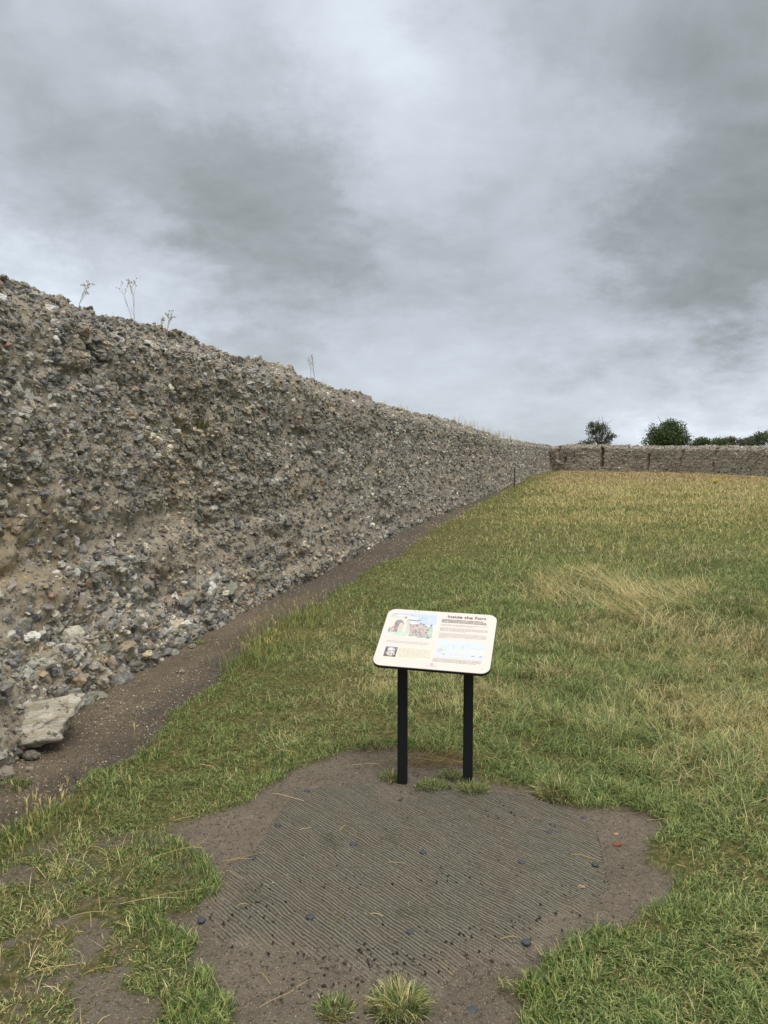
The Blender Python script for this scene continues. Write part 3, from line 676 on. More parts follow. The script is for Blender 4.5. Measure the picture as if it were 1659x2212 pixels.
for k, (px, py, lab) in enumerate(PEGS):
    x, y = G(px, py); o = bpy.data.objects.new('peg', pm); COL.objects.link(o)
    o.location = (x, y, gz1(x, y)+(.0085 if pip(np.array([x]), np.array([y]), MATP)[0] else .001)-(.003 if k in (7, 13, 15, 14) else 0)); s = random.uniform(.85, 1.12); o.scale = (s, s, 1)
    o.rotation_euler = (random.uniform(-.05, .05), random.uniform(-.05, .05), random.random()*6); tag(o, 'flat grey-blue '+lab, 'peg', 'flat round pegs pinning down the mat')

# ------------------------------------------------------------------ gravel, crumbs, straws
def stones_obj(name, xy, rad, pal, sub, label, cat, seed, m, sink=.3, kind='stuff'):
    rng = np.random.default_rng(seed); x, y = xy.T; n = len(x); z = gz(x, y)+rad*(.5-sink)
    inm = pip(x, y, MATP); z = z+inm*.006
    pal = np.array(pal); c = pal[rng.integers(0, len(pal), n)]*rng.uniform(.7, 1.25, (n, 1))
    pr = [rock_proto(sub, 300+k, 5, .25, .55, .9) for k in range(6)]; pr = [(v*[1, 1, .6], f) for v, f in pr]
    v, f, c, r = scatter_rocks(pr, np.stack([x, y, z], 1), rad, rng, c, (.6, 1.2))
    o = make_mesh(name, v, T=f, attrs={'Col': c}, mats=(m,)); tag(o, label, cat, kind=kind); return o
M_PEB, t, b = mat('pebble', .85, .3); c = mixc(t, ramp(t, tnoise(t, 120, 4, .6), .5, .7), attr(t, 'Col'), mixc(t, .5, attr(t, 'Col'), (.1, .09, .07))); lk(t, c, b.inputs['Base Color'])
PEBPAL = [(.42, .34, .23), (.52, .45, .33), (.27, .21, .14), (.34, .26, .17), (.62, .58, .48), (.17, .14, .11), (.36, .25, .15)]
n = 420000; x, y = grass_points(n, 2.0, 26, 1.6, .7); k = x < .3*y-.9; x, y = x[k], y[k]; n = len(x); pth, pat, worn, dp, db = masks(x, y)
k = (pth > .8) & (RNG.random(n) < .22+.6*np.clip(n2(x, y, .5, 3, 83)+.2, 0, 1)); x, y = x[k], y[k]
stones_obj('gravel', np.stack([x, y], 1), (.0030+.011*RNG.beta(1, 6, len(x)))*np.maximum(1, y/7), PEBPAL, 1, 'pale gravel scattered along the trodden path', 'gravel', 21, M_PEB)
n = 16000; x, y = grass_points(n, 1.8, 4.6, 1.5, .6); pth, pat, worn, dp, db = masks(x, y); k = (pat > .8) & (RNG.random(n) < .35); x, y = x[k], y[k]
stones_obj('grit', np.stack([x, y], 1), .0013+.0045*RNG.beta(1, 9, len(x)), PEBPAL, 1, 'small pale grit on the bare earth and the mat', 'grit', 22, M_PEB)
cl = [G(*p) for p in ((750, 1900), (640, 2050), (700, 2130), (1000, 1990), (880, 2050), (960, 1870), (1180, 1990), (1130, 1760), (800, 2080), (560, 1950))]
xy = np.concatenate([np.stack([c[0]+RNG.normal(0, .10, 26), c[1]+RNG.normal(0, .06, 26)], 1) for c in cl])
stones_obj('soil_crumbs', xy, RNG.uniform(.002, .0075, len(xy)), [(.03, .024, .02), (.045, .034, .026)], 2, 'dark crumbs of soil lying on the mat and earth', 'soil', 23, M_PEB, .1)
n = 90000; x, y = grass_points(n, 1.8, 9, 1.5, .65); pth, pat, worn, dp, db = masks(x, y); k = (np.maximum(pth, pat) > .7) & (RNG.random(n) < np.where(pat > .5, .12, .5)); x, y = x[k], y[k]
stones_obj('soil_clods', np.stack([x, y], 1), .0025+.013*RNG.beta(1, 5, len(x)), [(.15, .122, .09), (.18, .148, .11), (.10, .08, .06)], 1, 'small crumbly clods of brown soil on path and earth', 'soil', 24, M_PEB)
M_BRICK = flat_mat('brick', (.22, .085, .04), .9, .2, .35, 90, .6, 150)
BR = [(1229, 1773, .011, 'left one of the two orange crumbs furthest back'), (1243, 1777, .013, 'right one of the two orange crumbs furthest back'), (1240, 1795, .009, 'small orange crumb just below the hindmost pair'), (1252, 1797, .010, 'flat orange crumb right of the smallest one'),
      (1294, 1820, .008, 'tiny orange crumb left of the biggest chip'), (1333, 1817, .016, 'biggest orange brick chip, lying on the earth right of the mat'), (1332, 1792, .012, 'tan brick chip on the earth above the biggest one'), (1255, 1906, .014, 'pale pink brick chip on the right of the mat')]
for k, (px, py, r, lab) in enumerate(BR):
    v, f = rock_proto(3, 500+k, 8, .4, .4, .8); v = v*[r*1.2, r*.8, r*.55]; x, y = G(px, py)
    o = make_mesh('brick_fragment', v, T=f, mats=(M_BRICK,) if k < 6 else (flat_mat('pale_brick', (.36, .24, .16), .9, .2, .2, 80),)); o.location = (x, y, gz1(x, y)+r*.3+(.005 if k == 7 else 0)); tag(o, lab, 'brick chip', 'crumbs of brick on the earth')
# dry straws lying about
def build_straws():
    parts = []
    spots = [(590, 1712, -.5, .17), (420, 1760, -2.3, .10), (560, 2085, -.9, .07), (1200, 1705, .1, .16), (1180, 1712, -.1, .2), (1230, 1700, 1.3, .1), (1330, 1765, .3, .16), (1400, 1770, -.3, .15), (480, 1855, .1, .12), (500, 1850, .2, .14), (510, 1950, .5, .05),
             (945, 2068, -.9, .08), (1080, 2020, .3, .06), (790, 2185, .0, .1), (700, 2190, .3, .1), (640, 2120, .4, .05), (560, 2170, .6, .12), (330, 1860, .6, .2), (260, 1960, .3, .22), (150, 1990, .4, .12), (60, 2120, .6, .14), (180, 2110, .5, .1), (310, 1950, .3, .25), (820, 1640, .2, .2), (760, 1650, .1, .15), (900, 1640, -.4, .2), (870, 1630, .3, .15)]
    n = 45; x = RNG.uniform(-1.2, 1.4, n); y = RNG.uniform(2, 4.2, n); spots = [(G(a, b)[0], G(a, b)[1], c, d) for a, b, c, d in spots]+[(a, b, RNG.uniform(0, 6.3), RNG.uniform(.03, .11)) for a, b in zip(x, y)]
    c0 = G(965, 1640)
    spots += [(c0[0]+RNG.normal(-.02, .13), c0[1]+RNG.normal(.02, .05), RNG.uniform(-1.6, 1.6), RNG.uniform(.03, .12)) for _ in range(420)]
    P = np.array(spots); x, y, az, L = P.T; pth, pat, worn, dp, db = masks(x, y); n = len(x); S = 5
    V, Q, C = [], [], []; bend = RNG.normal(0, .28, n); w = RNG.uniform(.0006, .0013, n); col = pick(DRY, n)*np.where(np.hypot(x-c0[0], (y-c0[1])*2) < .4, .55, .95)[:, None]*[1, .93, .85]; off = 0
    for k in range(n):
        pts = []; a = az[k]; p = np.array([x[k], y[k]]); 
        for i in range(S+1): pts.append(p.copy()); p += np.array([math.cos(a), math.sin(a)])*L[k]/S; a += bend[k]/S
        pts = np.array(pts); zz = gz(pts[:, 0], pts[:, 1])+.006+.006*np.sin(np.linspace(0, 3.1, S+1)*RNG.uniform(.5, 2))+(.012 if P[k, 3] > .1 else .004)
        nrm = np.array([-math.sin(az[k]), math.cos(az[k])])*w[k]
        a_ = np.column_stack([pts-nrm, zz]); b_ = np.column_stack([pts+nrm, zz]); c_ = np.column_stack([pts, zz+w[k]*1.6])
        V.append(np.concatenate([a_, c_, b_])); i = np.arange(S)
        Q.append(np.concatenate([np.stack([i, i+1, i+S+2, i+S+1], 1), np.stack([i+S+1, i+S+2, i+2*S+3, i+2*S+2], 1)])+off); off += 3*(S+1); C.append(np.tile(col[k], (3*(S+1), 1)))
    o = make_mesh('straw', np.concatenate(V), Q=np.concatenate(Q), attrs={'Col': np.concatenate(C)}, mats=(M_GRASS,)); tag(o, 'dry straws lying on the bare earth and mat', 'straw', kind='stuff')
build_straws()

# ------------------------------------------------------------------ boulder and loose stones
def boulder(name, px, py, dims, rot, label, col1, col2, lift=0, sub=5, seed=1, cuts=9, group=None, strata=True):
    v, f = rock_proto(sub, seed, cuts, .25, .62, .95); p = v*dims
    st = np.stack([p[:, 0]*3, p[:, 1]*9, p[:, 2]*34], 1)
    if strata: v = v*(1+.10*fbm(st, 4, 7)+.05*fbm(p*30, 4, 9))[:, None]
    v = v*dims; R = np.array(Matrix.Rotation(rot[2], 3, 'Z') @ Matrix.Rotation(rot[1], 3, 'Y') @ Matrix.Rotation(rot[0], 3, 'X')); v = v@R.T
    x, y = G(px, py); m, t, b = mat(name+'_stone', .9, .25); ps = N(t, 'ShaderNodeTexCoord').outputs['Object']
    mp = N(t, 'ShaderNodeMapping'); mp.inputs['Rotation'].default_value = (-rot[0], -rot[1], -rot[2]); mp.inputs['Scale'].default_value = (1, 1, 4); lk(t, ps, mp.inputs[0])
    c = mixc(t, ramp(t, tnoise(t, 9, 6, .7, mp.outputs[0]), .4, .62), col1, col2)
    c = mixc(t, ramp(t, tnoise(t, 18, 5, .7, ps), .56, .66), c, (.16, .15, .13)); c = mixc(t, ramp(t, tnoise(t, 13, 5, .7, ps), .62, .72), c, (.40, .27, .14))
    c = mixc(t, ramp(t, tnoise(t, 60, 4, .7, ps), .62, .7), c, (.06, .055, .05)); lk(t, c, b.inputs['Base Color']); bump(t, b, tnoise(t, 30, 6, .75, mp.outputs[0]), 1, .02)
    o = make_mesh(name, v, T=f, mats=(m,), smooth=strata); o.location = (x, y, gz1(x, y)+lift); tag(o, label, 'stone', group); return o
boulder('boulder', 32, 1602, (.37, .20, .12), (.30, -.08, .42), 'large pale cream boulder jutting from the wall foot by the path', (.56, .49, .36), (.72, .67, .56), .14, seed=11)
SG = 'loose stones at the wall foot'
for k, (px, py, d, lab) in enumerate([(68, 1622, .045, 'rounded grey stone under the left end of the boulder'), (20, 1625, .085, 'wide brownish stone at the left picture edge under the boulder'), (10, 1664, .055, 'tan stone half in the soil left of the weeds'),
                     (62, 1648, .022, 'small pale pebble below the rounded grey stone'), (415, 1393, .035, 'small pale stone on the path by a green tuft'), (232, 1520, .022, 'small white stone on the path right of the boulder'), (392, 1445, .028, 'pale flat stone on the path edge past the boulder')]):
    boulder('loose_stone', px, py, (d, d*.8, d*.6), (0, 0, k), lab, (.30, .27, .22) if k in (0, 1) else (.38, .33, .26), (.22, .21, .19) if k < 2 else (.45, .42, .35), d*.4, 4, 30+k, 7, SG, False)

# ------------------------------------------------------------------ information sign
def build_sign():
    cx, cy, cz = .2555, 3.66, .7125; w, h = .562, .4135; yaw, tl, roll = -.207, .509, -.035
    Rz = Matrix.Rotation(yaw, 3, 'Z'); X = Rz @ Vector((1, 0, 0)); Y = Rz @ Vector((0, math.cos(tl), math.sin(tl)))
    X2 = X*math.cos(roll)+Y*math.sin(roll); Y2 = -X*math.sin(roll)+Y*math.cos(roll); Nn = X2.cross(Y2)
    base = empty('information_sign', (.254, 3.67, 0)); tag(base, 'cream information panel titled Inside the Fort, tilted on two black posts', 'information sign')
    M = Matrix((( X2.x, Y2.x, Nn.x, cx-.254), (X2.y, Y2.y, Nn.y, cy-3.67), (X2.z, Y2.z, Nn.z, cz), (0, 0, 0, 1)))
    black = flat_mat('black_paint', (.012, .014, .017), .5, .4, .5, 40, .2, 90)
    m, t, b = mat('black_post_paint', .5, .4)
    ch = ramp(t, tnoise(t, 34, 5, .75), .70, .735); zc = N(t, 'ShaderNodeSeparateXYZ'); lk(t, geo_pos(t), zc.inputs[0])
    c = mixc(t, ch, (.010, .013, .016), (.30, .33, .33)); c = mixc(t, ramp(t, tnoise(t, 300, 2, .6), .72, .78), c, (.2, .2, .2)); lk(t, c, b.inputs['Base Color'])
    for (px, py) in ((0.093+.0, 3.70), (.4159, 3.665)):
        bm = bmesh.new(); bmesh.ops.create_cube(bm, size=1)
        ztop = .70
        for v in bm.verts: v.co = Vector((v.co.x*.0475, v.co.y*.0475, -.05+(v.co.z+.5)*(ztop+.05)))
        # mitre the head to the slope of the panel
        for v in bm.verts:
            if v.co.z > .3: v.co.z = .672+ (v.co.y+py-3.67)*math.tan(tl)+ (px-.254)*-.105+(v.co.x)*-.1
        bmesh.ops.bevel(bm, geom=[e for e in bm.edges if abs(e.verts[0].co.z-e.verts[1].co.z) > .3], offset=.005, segments=3, affect='EDGES')
        me = bpy.data.meshes.new('post'); bm.to_mesh(me); bm.free(); me.materials.append(m); o = bpy.data.objects.new('post', me); COL.objects.link(o)
        o.parent = base; o.location = (px-.254, py-3.67, 0); o.rotation_euler = (0, 0, yaw*.7)
    def rrect(w, h, r, z, n=10):
        pts = []
        for sx, sy, a0 in ((1, 1, 0), (-1, 1, 90), (-1, -1, 180), (1, -1, 270)):
            for k in range(n+1):
                a = math.radians(a0+90*k/n); pts.append((sx*(w/2-r)+r*math.cos(a), sy*(h/2-r)+r*math.sin(a), z))
        return pts
    def plate(name, w, h, r, z0, z1, m, chamf=0):
        bm = bmesh.new(); a = [bm.verts.new(p) for p in rrect(w, h, r, z0)]; b_ = [bm.verts.new(p) for p in rrect(w, h, r, z1-chamf)]; n = len(a)
        top = b_
        for i in range(n): bm.faces.new((a[i], a[(i+1) % n], b_[(i+1) % n], b_[i]))
        if chamf:
            top = [bm.verts.new(p) for p in rrect(w-2*chamf, h-2*chamf, r-chamf, z1)]
            for i in range(n): bm.faces.new((b_[i], b_[(i+1) % n], top[(i+1) % n], top[i]))
        bm.faces.new(top); bm.faces.new(a[::-1]); me = bpy.data.meshes.new(name); bm.to_mesh(me); bm.free(); me.materials.append(m)
        o = bpy.data.objects.new(name, me); COL.objects.link(o); o.parent = base; o.matrix_local = M; return o
    plate('back_board', w, h, .045, -.016, -.003, black, .001)
    mp, t, b = mat('panel_print', .35, .4)
    c = mixc(t, ramp(t, tnoise(t, 6, 4, .6), .4, .7), (.73, .665, .61), (.70, .65, .62)); c = mixc(t, ramp(t, tnoise(t, 90, 3, .6), .74, .80), c, (.55, .5, .45)); lk(t, c, b.inputs['Base Color'])
    plate('panel', w-.003, h-.003, .0435, -.003, 0, mp, .0008)
    # printing: coloured shapes in panel coordinates u 0..1 left-right, v 0..1 top-down
    mk, t, b = mat('ink', .4, .4); nz = tnoise(t, 55, 5, .7)
    c = mixc(t, ramp(t, nz, .35, .75), attr(t, 'Col'), mixc(t, .45, attr(t, 'Col'), (.72, .70, .67))); lk(t, c, b.inputs['Base Color'])
    class Art:
        def __init__(s): s.V, s.F, s.C, s.n = [], [], [], 0
        def poly(s, pts, col, lay):
            c = np.mean(pts, axis=0); P = [c]+list(pts); k = len(pts)
            for u, v in P: s.V.append(((u-.5)*w, (.5-v)*h, .0002*lay+.0002)); s.C.append(col)
            for i in range(k): s.F.append((s.n, s.n+1+i, s.n+1+(i+1) % k))
            s.n += k+1
        def rect(s, u0, v0, u1, v1, col, lay): s.poly([(u0, v1), (u1, v1), (u1, v0), (u0, v0)], col, lay)
        def ell(s, u, v, a, b_, col, lay, n=14, jit=0, rot=0):
            r = [1+jit*random.uniform(-1, 1) for _ in range(n)]
            s.poly([(u+a*r[i]*math.cos(2*math.pi*i/n+rot), v-b_*r[i]*math.sin(2*math.pi*i/n+rot)) for i in range(n)], col, lay)
        def line(s, p, q, t_, col, lay):
            d = np.array([(q[0]-p[0])*w, (q[1]-p[1])*h]); L = np.linalg.norm(d); nn = np.array([-d[1], d[0]])/L*t_/2; nn = nn/[w, h]
            s.poly([(p[0]-nn[0], p[1]-nn[1]), (q[0]-nn[0], q[1]-nn[1]), (q[0]+nn[0], q[1]+nn[1]), (p[0]+nn[0], p[1]+nn[1])], col, lay)
        def done(s, name):
            F = np.array(s.F); V = np.array(s.V)
            a, b2, c2 = V[F[:, 0]], V[F[:, 1]], V[F[:, 2]]; nz_ = np.cross(b2-a, c2-a)[:, 2]; F[nz_ < 0] = F[nz_ < 0][:, ::-1]
            o = make_mesh(name, V, T=F, attrs={'Col': np.array(s.C)}, mats=(mk,), parent=base); o.matrix_local = M; return o
    # gate scene
    a = Art(); rr = random.Random(4)
    edge = [(.035+.006*rr.random(), .09+.38*i/9) for i in range(10)]+[(.04+.43*i/12, .475+.035*i/12+.012*rr.random()) for i in range(13)]+[(.472+.006*rr.random(), .50-.42*i/9) for i in range(10)]+[(.47-.42*i/12, .068+.01*rr.random()) for i in range(13)]
    a.poly(edge, (.74, .78, .74), 0)
    a.poly([(.05, .08), (.25, .07), (.465, .07), (.472, .25), (.40, .27), (.30, .24), (.20, .2), (.05, .14)], (.48, .60, .74), 1)
    a.poly([(.05, .12), (.15, .11), (.3, .15), (.3, .19), (.05, .17)], (.70, .78, .86), 2)
    a.poly([(.04, .46), (.06, .40), (.15, .42), (.3, .42), (.47, .46), (.475, .50), (.30, .495), (.12, .475)], (.55, .70, .58), 1)
    a.poly([(.05, .41), (.035, .13), (.06, .10), (.10, .13), (.198, .175), (.238, .19), (.245, .42), (.12, .43)], (.68, .66, .58), 3)
    a.poly([(.198, .175), (.238, .19), (.245, .42), (.215, .425)], (.58, .56, .52), 4)
    a.poly([(.105, .425), (.095, .26), (.11, .215), (.14, .20), (.165, .22), (.178, .26), (.182, .42)], (.22, .20, .20), 4)
    a.poly([(.135, .425), (.14, .27), (.165, .25), (.178, .30), (.182, .42)], (.60, .54, .48), 5)
    for i in range(5): a.line((.04, .10+.012*i), (.12, .085+.02*i), .0006, (.42, .30, .33), 5)
    for i in range(16):
        x0, y0 = rr.uniform(.2, .38), rr.uniform(.12, .28); a.line((x0, y0), (x0+rr.uniform(-.05, .06), y0+rr.uniform(-.06, .09)), .0007, (.33, .24, .24), 5+i % 3)
    a.line((.20, .20), (.33, .19), .003, (.25, .20, .18), 6)
    a.poly([(.24, .27), (.33, .25), (.44, .31), (.45, .46), (.38, .495), (.25, .44)], (.50, .46, .42), 4)
    for i in range(90):
        u = rr.uniform(.24, .44); v = .27+rr.random()*.20+(u-.24)*.15; v = min(v, .49)
        a.ell(u, v, rr.uniform(.003, .009), rr.uniform(.006, .022), rr.choice([(.40, .22, .21), (.30, .20, .19), (.50, .33, .30), (.22, .18, .19), (.55, .47, .43), (.38, .40, .38), (.55, .38, .35)]), 5+i % 6, 9, .35)
    for u, v in ((.335, .25), (.36, .265), (.43, .27), (.30, .29)): a.ell(u, v, .010, .016, (.16, .19, .23), 11, 10, .2)
    a.poly([(.41, .47), (.42, .32), (.44, .28), (.455, .33), (.458, .48)], (.45, .62, .48), 9)
    a.ell(.182, .155, .014, .02, (.58, .15, .16), 6); a.ell(.092, .375, .016, .05, (.50, .20, .24), 6); a.ell(.092, .375, .009, .032, (.65, .42, .42), 7); a.ell(.065, .40, .012, .04, (.16, .20, .28), 6, 10, .3)
    for i in range(14): u = rr.uniform(.05, .46); a.line((u, .44+rr.random()*.04), (u+.03, .44+rr.random()*.04), .0006, (.30, .42, .33), 12)
    a.done('gate_illustration')
    # helmet photograph with its caption box
    a = Art(); a.rect(.079, .672, .495, .866, (.80, .76, .60), 0); a.rect(.080, .682, .187, .848, (.045, .045, .075), 1)
    a.ell(.134, .735, .034, .045, (.42, .48, .56), 2); a.ell(.126, .722, .018, .024, (.68, .73, .80), 3); a.rect(.100, .740, .170, .756, (.33, .36, .42), 4)
    a.poly([(.108, .756), (.128, .756), (.135, .83), (.118, .83), (.105, .80)], (.62, .52, .44), 3); a.poly([(.136, .756), (.158, .756), (.162, .79), (.15, .835), (.138, .83)], (.70, .60, .52), 3)
    a.ell(.165, .79, .008, .03, (.40, .44, .50), 5); a.ell(.1, .79, .006, .022, (.42, .42, .46), 5); a.ell(.155, .80, .006, .014, (.28, .13, .10), 6)
    a.done('helmet_photograph')
    # glass vessels photograph
    a = Art(); a.rect(.517, .503, .932, .792, (.60, .68, .74), 0); a.poly([(.517, .68), (.7, .67), (.932, .68), (.932, .792), (.517, .792)], (.62, .66, .75), 1)
    gc = [(.60, .70, .66), (.64, .73, .68), (.54, .64, .58)]
    def bottle(u, s, neck):
        a.ell(u, .685, .034*s, .045*s, gc[0], 2); a.ell(u, .69, .024*s, .030*s, gc[1], 3)
        if neck: a.poly([(u-.008, .65), (u+.008, .65), (u+.007, .585), (u+.013, .58), (u-.013, .58), (u-.007, .585)], gc[2], 3)
    bottle(.665, .85, 1); bottle(.74, 1, 1)
    for u in (.59, .84, .905): a.poly([(u-.034, .62), (u+.034, .62), (u+.026, .71), (u+.008, .73), (u-.008, .73), (u-.026, .71)], gc[u > .7], 2); a.rect(u-.034, .612, u+.034, .622, gc[2], 3); a.rect(u-.012, .735, u+.012, .745, (.25, .28, .28), 4)
    a.rect(.523, .655, .57, .69, (.60, .58, .62), 2); a.line((.52, .66), (.60, .655), .0012, (.42, .36, .38), 3); a.line((.525, .70), (.565, .705), .0012, (.40, .38, .42), 3)
    for i in range(8): u = .54+i*.05; a.line((u, .74), (u+.02, .742), .001, (.5, .55, .6), 3)
    a.line((.62, .60), (.65, .545), .0007, (.52, .62, .66), 3); a.line((.76, .6), (.80, .53), .0007, (.52, .62, .66), 3)
    a.done('glassware_photograph')
    # emblem: square of small blocks in red
    a = Art()
    for i in range(3):
        for j in range(3):
            if (i, j) != (1, 1): a.rect(.499+i*.0075, .900+j*.0105, .505+i*.0075, .9085+j*.0105, (.62, .14, .17), 1)
    a.rect(.4985, .9, .5015, .931, (.7, .3, .32), 0)
    a.done('emblem')
    # writing
    mt, t, b = mat('text_ink', .5, .3); b.inputs['Base Color'].default_value = (.10, .085, .08, 1)
    mr, t, b = mat('red_ink', .5, .3); b.inputs['Base Color'].default_value = (.55, .17, .18, 1)
    def text(name, body, u, v, size, m, sx=1.0, off=0, wid=None):
        cu = bpy.data.curves.new(name, 'FONT'); cu.body = body; cu.size = size; cu.offset = off; cu.resolution_u = 3
        tmp = bpy.data.objects.new(name+'_src', cu); COL.objects.link(tmp); bpy.context.view_layer.update()
        me = bpy.data.meshes.new_from_object(tmp.evaluated_get(bpy.context.evaluated_depsgraph_get())); bpy.data.objects.remove(tmp)
        me.materials.clear(); me.materials.append(m); xs = [q.co.x for q in me.vertices]; k = (wid*w/(max(xs)-min(xs))) if wid else sx
        for q in me.vertices: q.co.x *= k; q.co.z = 0
        o = bpy.data.objects.new(name, me); COL.objects.link(o); o.parent = base
        o.matrix_local = M @ Matrix.Translation(((u-.5)*w, (.5-v)*h, .0012)); return o
    text('title', 'Inside the Fort', .556, .107, .0285, mt, wid=.343, off=.0004)
    text('introduction', 'Archaeological excavations have revealed evidence for\nRoman occupation throughout the fourth century AD and\nbeyond, but found few traces of the fort\'s internal buildings.', .513, .150, .0092, mt, wid=.405, off=.00025)
    text('emblem_name', 'ENGLISH HERITAGE', .463, .951, .0050, mr, wid=.09)
    # small print too fine to read: rows of word-long strokes
    rr = random.Random(9)
    def rows(u0, u1, v0, v1, n, last=.6, col=(.30, .27, .25)):
        a = Art()
        for i in range(n):
            v = v0+(v1-v0)*i/max(1, n-1); e = u1 if i < n-1 else u0+(u1-u0)*last; u = u0
            while u < e-.004:
                L = min(rr.uniform(.008, .030), e-u); a.rect(u, v, u+L, v+.0065, col, 1); u += L+.0042
        a.done('paragraph')
    rows(.512, .925, .228, .246, 2, .7); rows(.512, .93, .288, .338, 4, .55); rows(.514, .928, .386, .460, 5, .2)
    rows(.068, .456, .578, .602, 2, .95); rows(.198, .485, .688, .838, 10, .6, (.36, .33, .28)); rows(.510, .915, .815, .862, 4, .9)
    mb = flat_mat('bolt_steel', (.30, .28, .26), .4, .6)
    for (u, v) in ((.25, .03), (.29, .03), (.93, .93)):
        v_, f_ = ICO[2]; o = make_mesh('screw', v_*[.0022, .0022, .0012], T=f_, mats=(mb,), parent=base, smooth=True); o.matrix_local = M @ Matrix.Translation(((u-.5)*w, (.5-v)*h, .001))
build_sign()

# ------------------------------------------------------------------ stake, flower
def tubes(paths, rads, col=None, seg=6):
    V, Q, C = [], [], []; off = 0
    for P, R in zip(paths, rads):
        P = np.asarray(P, float); n = len(P); R = np.broadcast_to(R, n)
        for i in range(n):
            d = P[min(i+1, n-1)]-P[max(i-1, 0)]; d /= np.linalg.norm(d)+1e-9; a = np.cross(d, [0.31, .83, .1]); a /= np.linalg.norm(a)+1e-9; b_ = np.cross(d, a)
            for k in range(seg): V.append(P[i]+R[i]*(a*math.cos(2*math.pi*k/seg)+b_*math.sin(2*math.pi*k/seg)))
        for i in range(n-1):
            for k in range(seg): j = (k+1) % seg; Q.append((off+i*seg+k, off+i*seg+j, off+(i+1)*seg+j, off+(i+1)*seg+k))
        off += n*seg
    return np.array(V), np.array(Q)
M_STAKE = flat_mat('weathered_wood', (.07, .06, .05), .9, .2, .4, 12)
x, y = G(1111, 1054)
v, q = tubes([[(0, 0, -.1), (.01, 0, .5), (0, 0, 1.02), (0, 0, 1.04)]], [[.035, .035, .033, .005]], seg=8)
o = make_mesh('stake', v, Q=q, mats=(M_STAKE,)); o.location = (x, y, gz1(x, y)); tag(o, 'thin dark stake upright in the grass beside the path, near the far corner', 'stake')
x, y = G(1543, 1068); fl = empty('flowering_weed', (x, y, gz1(x, y))); tag(fl, 'single tall yellow flowering weed standing out of the brown field', 'flower')
pt = [[(0, 0, 0), (.03, 0, .35), (.02, .02, .62)]]+[[(.025, .01, .42), (.02+.13*math.cos(a), .13*math.sin(a), .60+.05*math.sin(a*3))] for a in np.linspace(0, 6, 7)]
v, q = tubes(pt, [[.012, .01, .008]]+[.006]*7, seg=5); make_mesh('stem', v, Q=q, mats=(flat_mat('weed_stem', (.10, .14, .05)),), parent=fl)
V, T = [], []; 
for k, p in enumerate(pt):
    for _ in range(3): v_, f_ = ICO[1]; T.append(f_+len(V)*12); V.append(v_*[.026, .026, .016]+np.array(p[-1])+np.random.default_rng(k*3+_).normal(0, .03, 3))
make_mesh('blossom', np.concatenate(V), T=np.concatenate(T), mats=(flat_mat('yellow_petal', (.75, .62, .06)),), parent=fl)

# ------------------------------------------------------------------ weeds on the wall
M_STALK = flat_mat('dry_stalk', (.40, .35, .27), .9, .1, .3, 30)
def top_point(px, uoff=0):
    us = np.linspace(uy(2.5), LEFT.L, 900); H = LEFT.pt(us, np.full(900, 1.06)); v = H-[0, 0, EYE]; f = v[:, 1]*math.cos(PITCH)-v[:, 2]*math.sin(PITCH)
    pp = CXP+FPX*v[:, 0]/f; k = int(np.argmin(np.abs(pp-px))); return H[k]
def weed(px, hpx, spread, nb, label, seed, lean=0.0):
    p = top_point(px); d = p[1]; H = .85*hpx*d/FPX; r = random.Random(seed); paths, rads, heads = [], [], []
    def grow(b, ang, L, depth, az):
        e = b+np.array([math.sin(ang)*math.cos(az), math.sin(ang)*math.sin(az), math.cos(ang)])*L; m_ = (b+e)/2+np.array([r.uniform(-1, 1), r.uniform(-1, 1), 0])*L*.05
        paths.append([b, m_, e]); rads.append([.0022*(.62**depth)+.0005, .002*(.62**depth)+.0005, .0015*(.62**depth)+.0005])
        if depth >= 3 or L < H*.06: heads.append(e); return
        for _ in range(r.choice([2, 2, 3])): grow(b+(e-b)*r.uniform(.55, 1), ang*.7+r.uniform(-.05, .75)*spread, L*r.uniform(.42, .66), depth+1, az+r.uniform(-1.6, 1.6))
    for k in range(nb): grow(np.array([r.uniform(-.02, .02)*nb, r.uniform(-.02, .02), -.03]), abs(lean)+r.uniform(.0, .3)*spread, H*r.uniform(.62, .8), 0, (0 if lean > 0 else math.pi)+r.uniform(-.6, .6))
    v, q = tubes(paths, rads, seg=4)
    v_, f_ = ICO[1]; V = np.concatenate([v_*[.0055, .0055, .007]+h_ for h_ in heads]); T = np.concatenate([f_+i*12 for i in range(len(heads))])+len(v)
    rt = make_mesh('dry_weed', np.concatenate([v, V]), T=T, Q=q, mats=(M_STALK,)); rt.location = tuple(p); tag(rt, label, 'weed', 'dry weeds on the crest of the wall')
weed(166, 60, 1.0, 2, 'bushy dry weed furthest left on the crest of the wall', 3, .15)
weed(289, 85, .85, 2, 'tallest upright dry weed on the crest, second from the left', 5, -.05)
weed(352, 40, .8, 3, 'low dry weed on the crest right of the tallest one', 7, .1)
weed(684, 50, .6, 3, 'slim dry weed on the crest above the middle of the wall', 9, -.1)
weed(136, 26, 1.2, 2, 'small drooping dry weed at the far left of the crest', 12, .5)
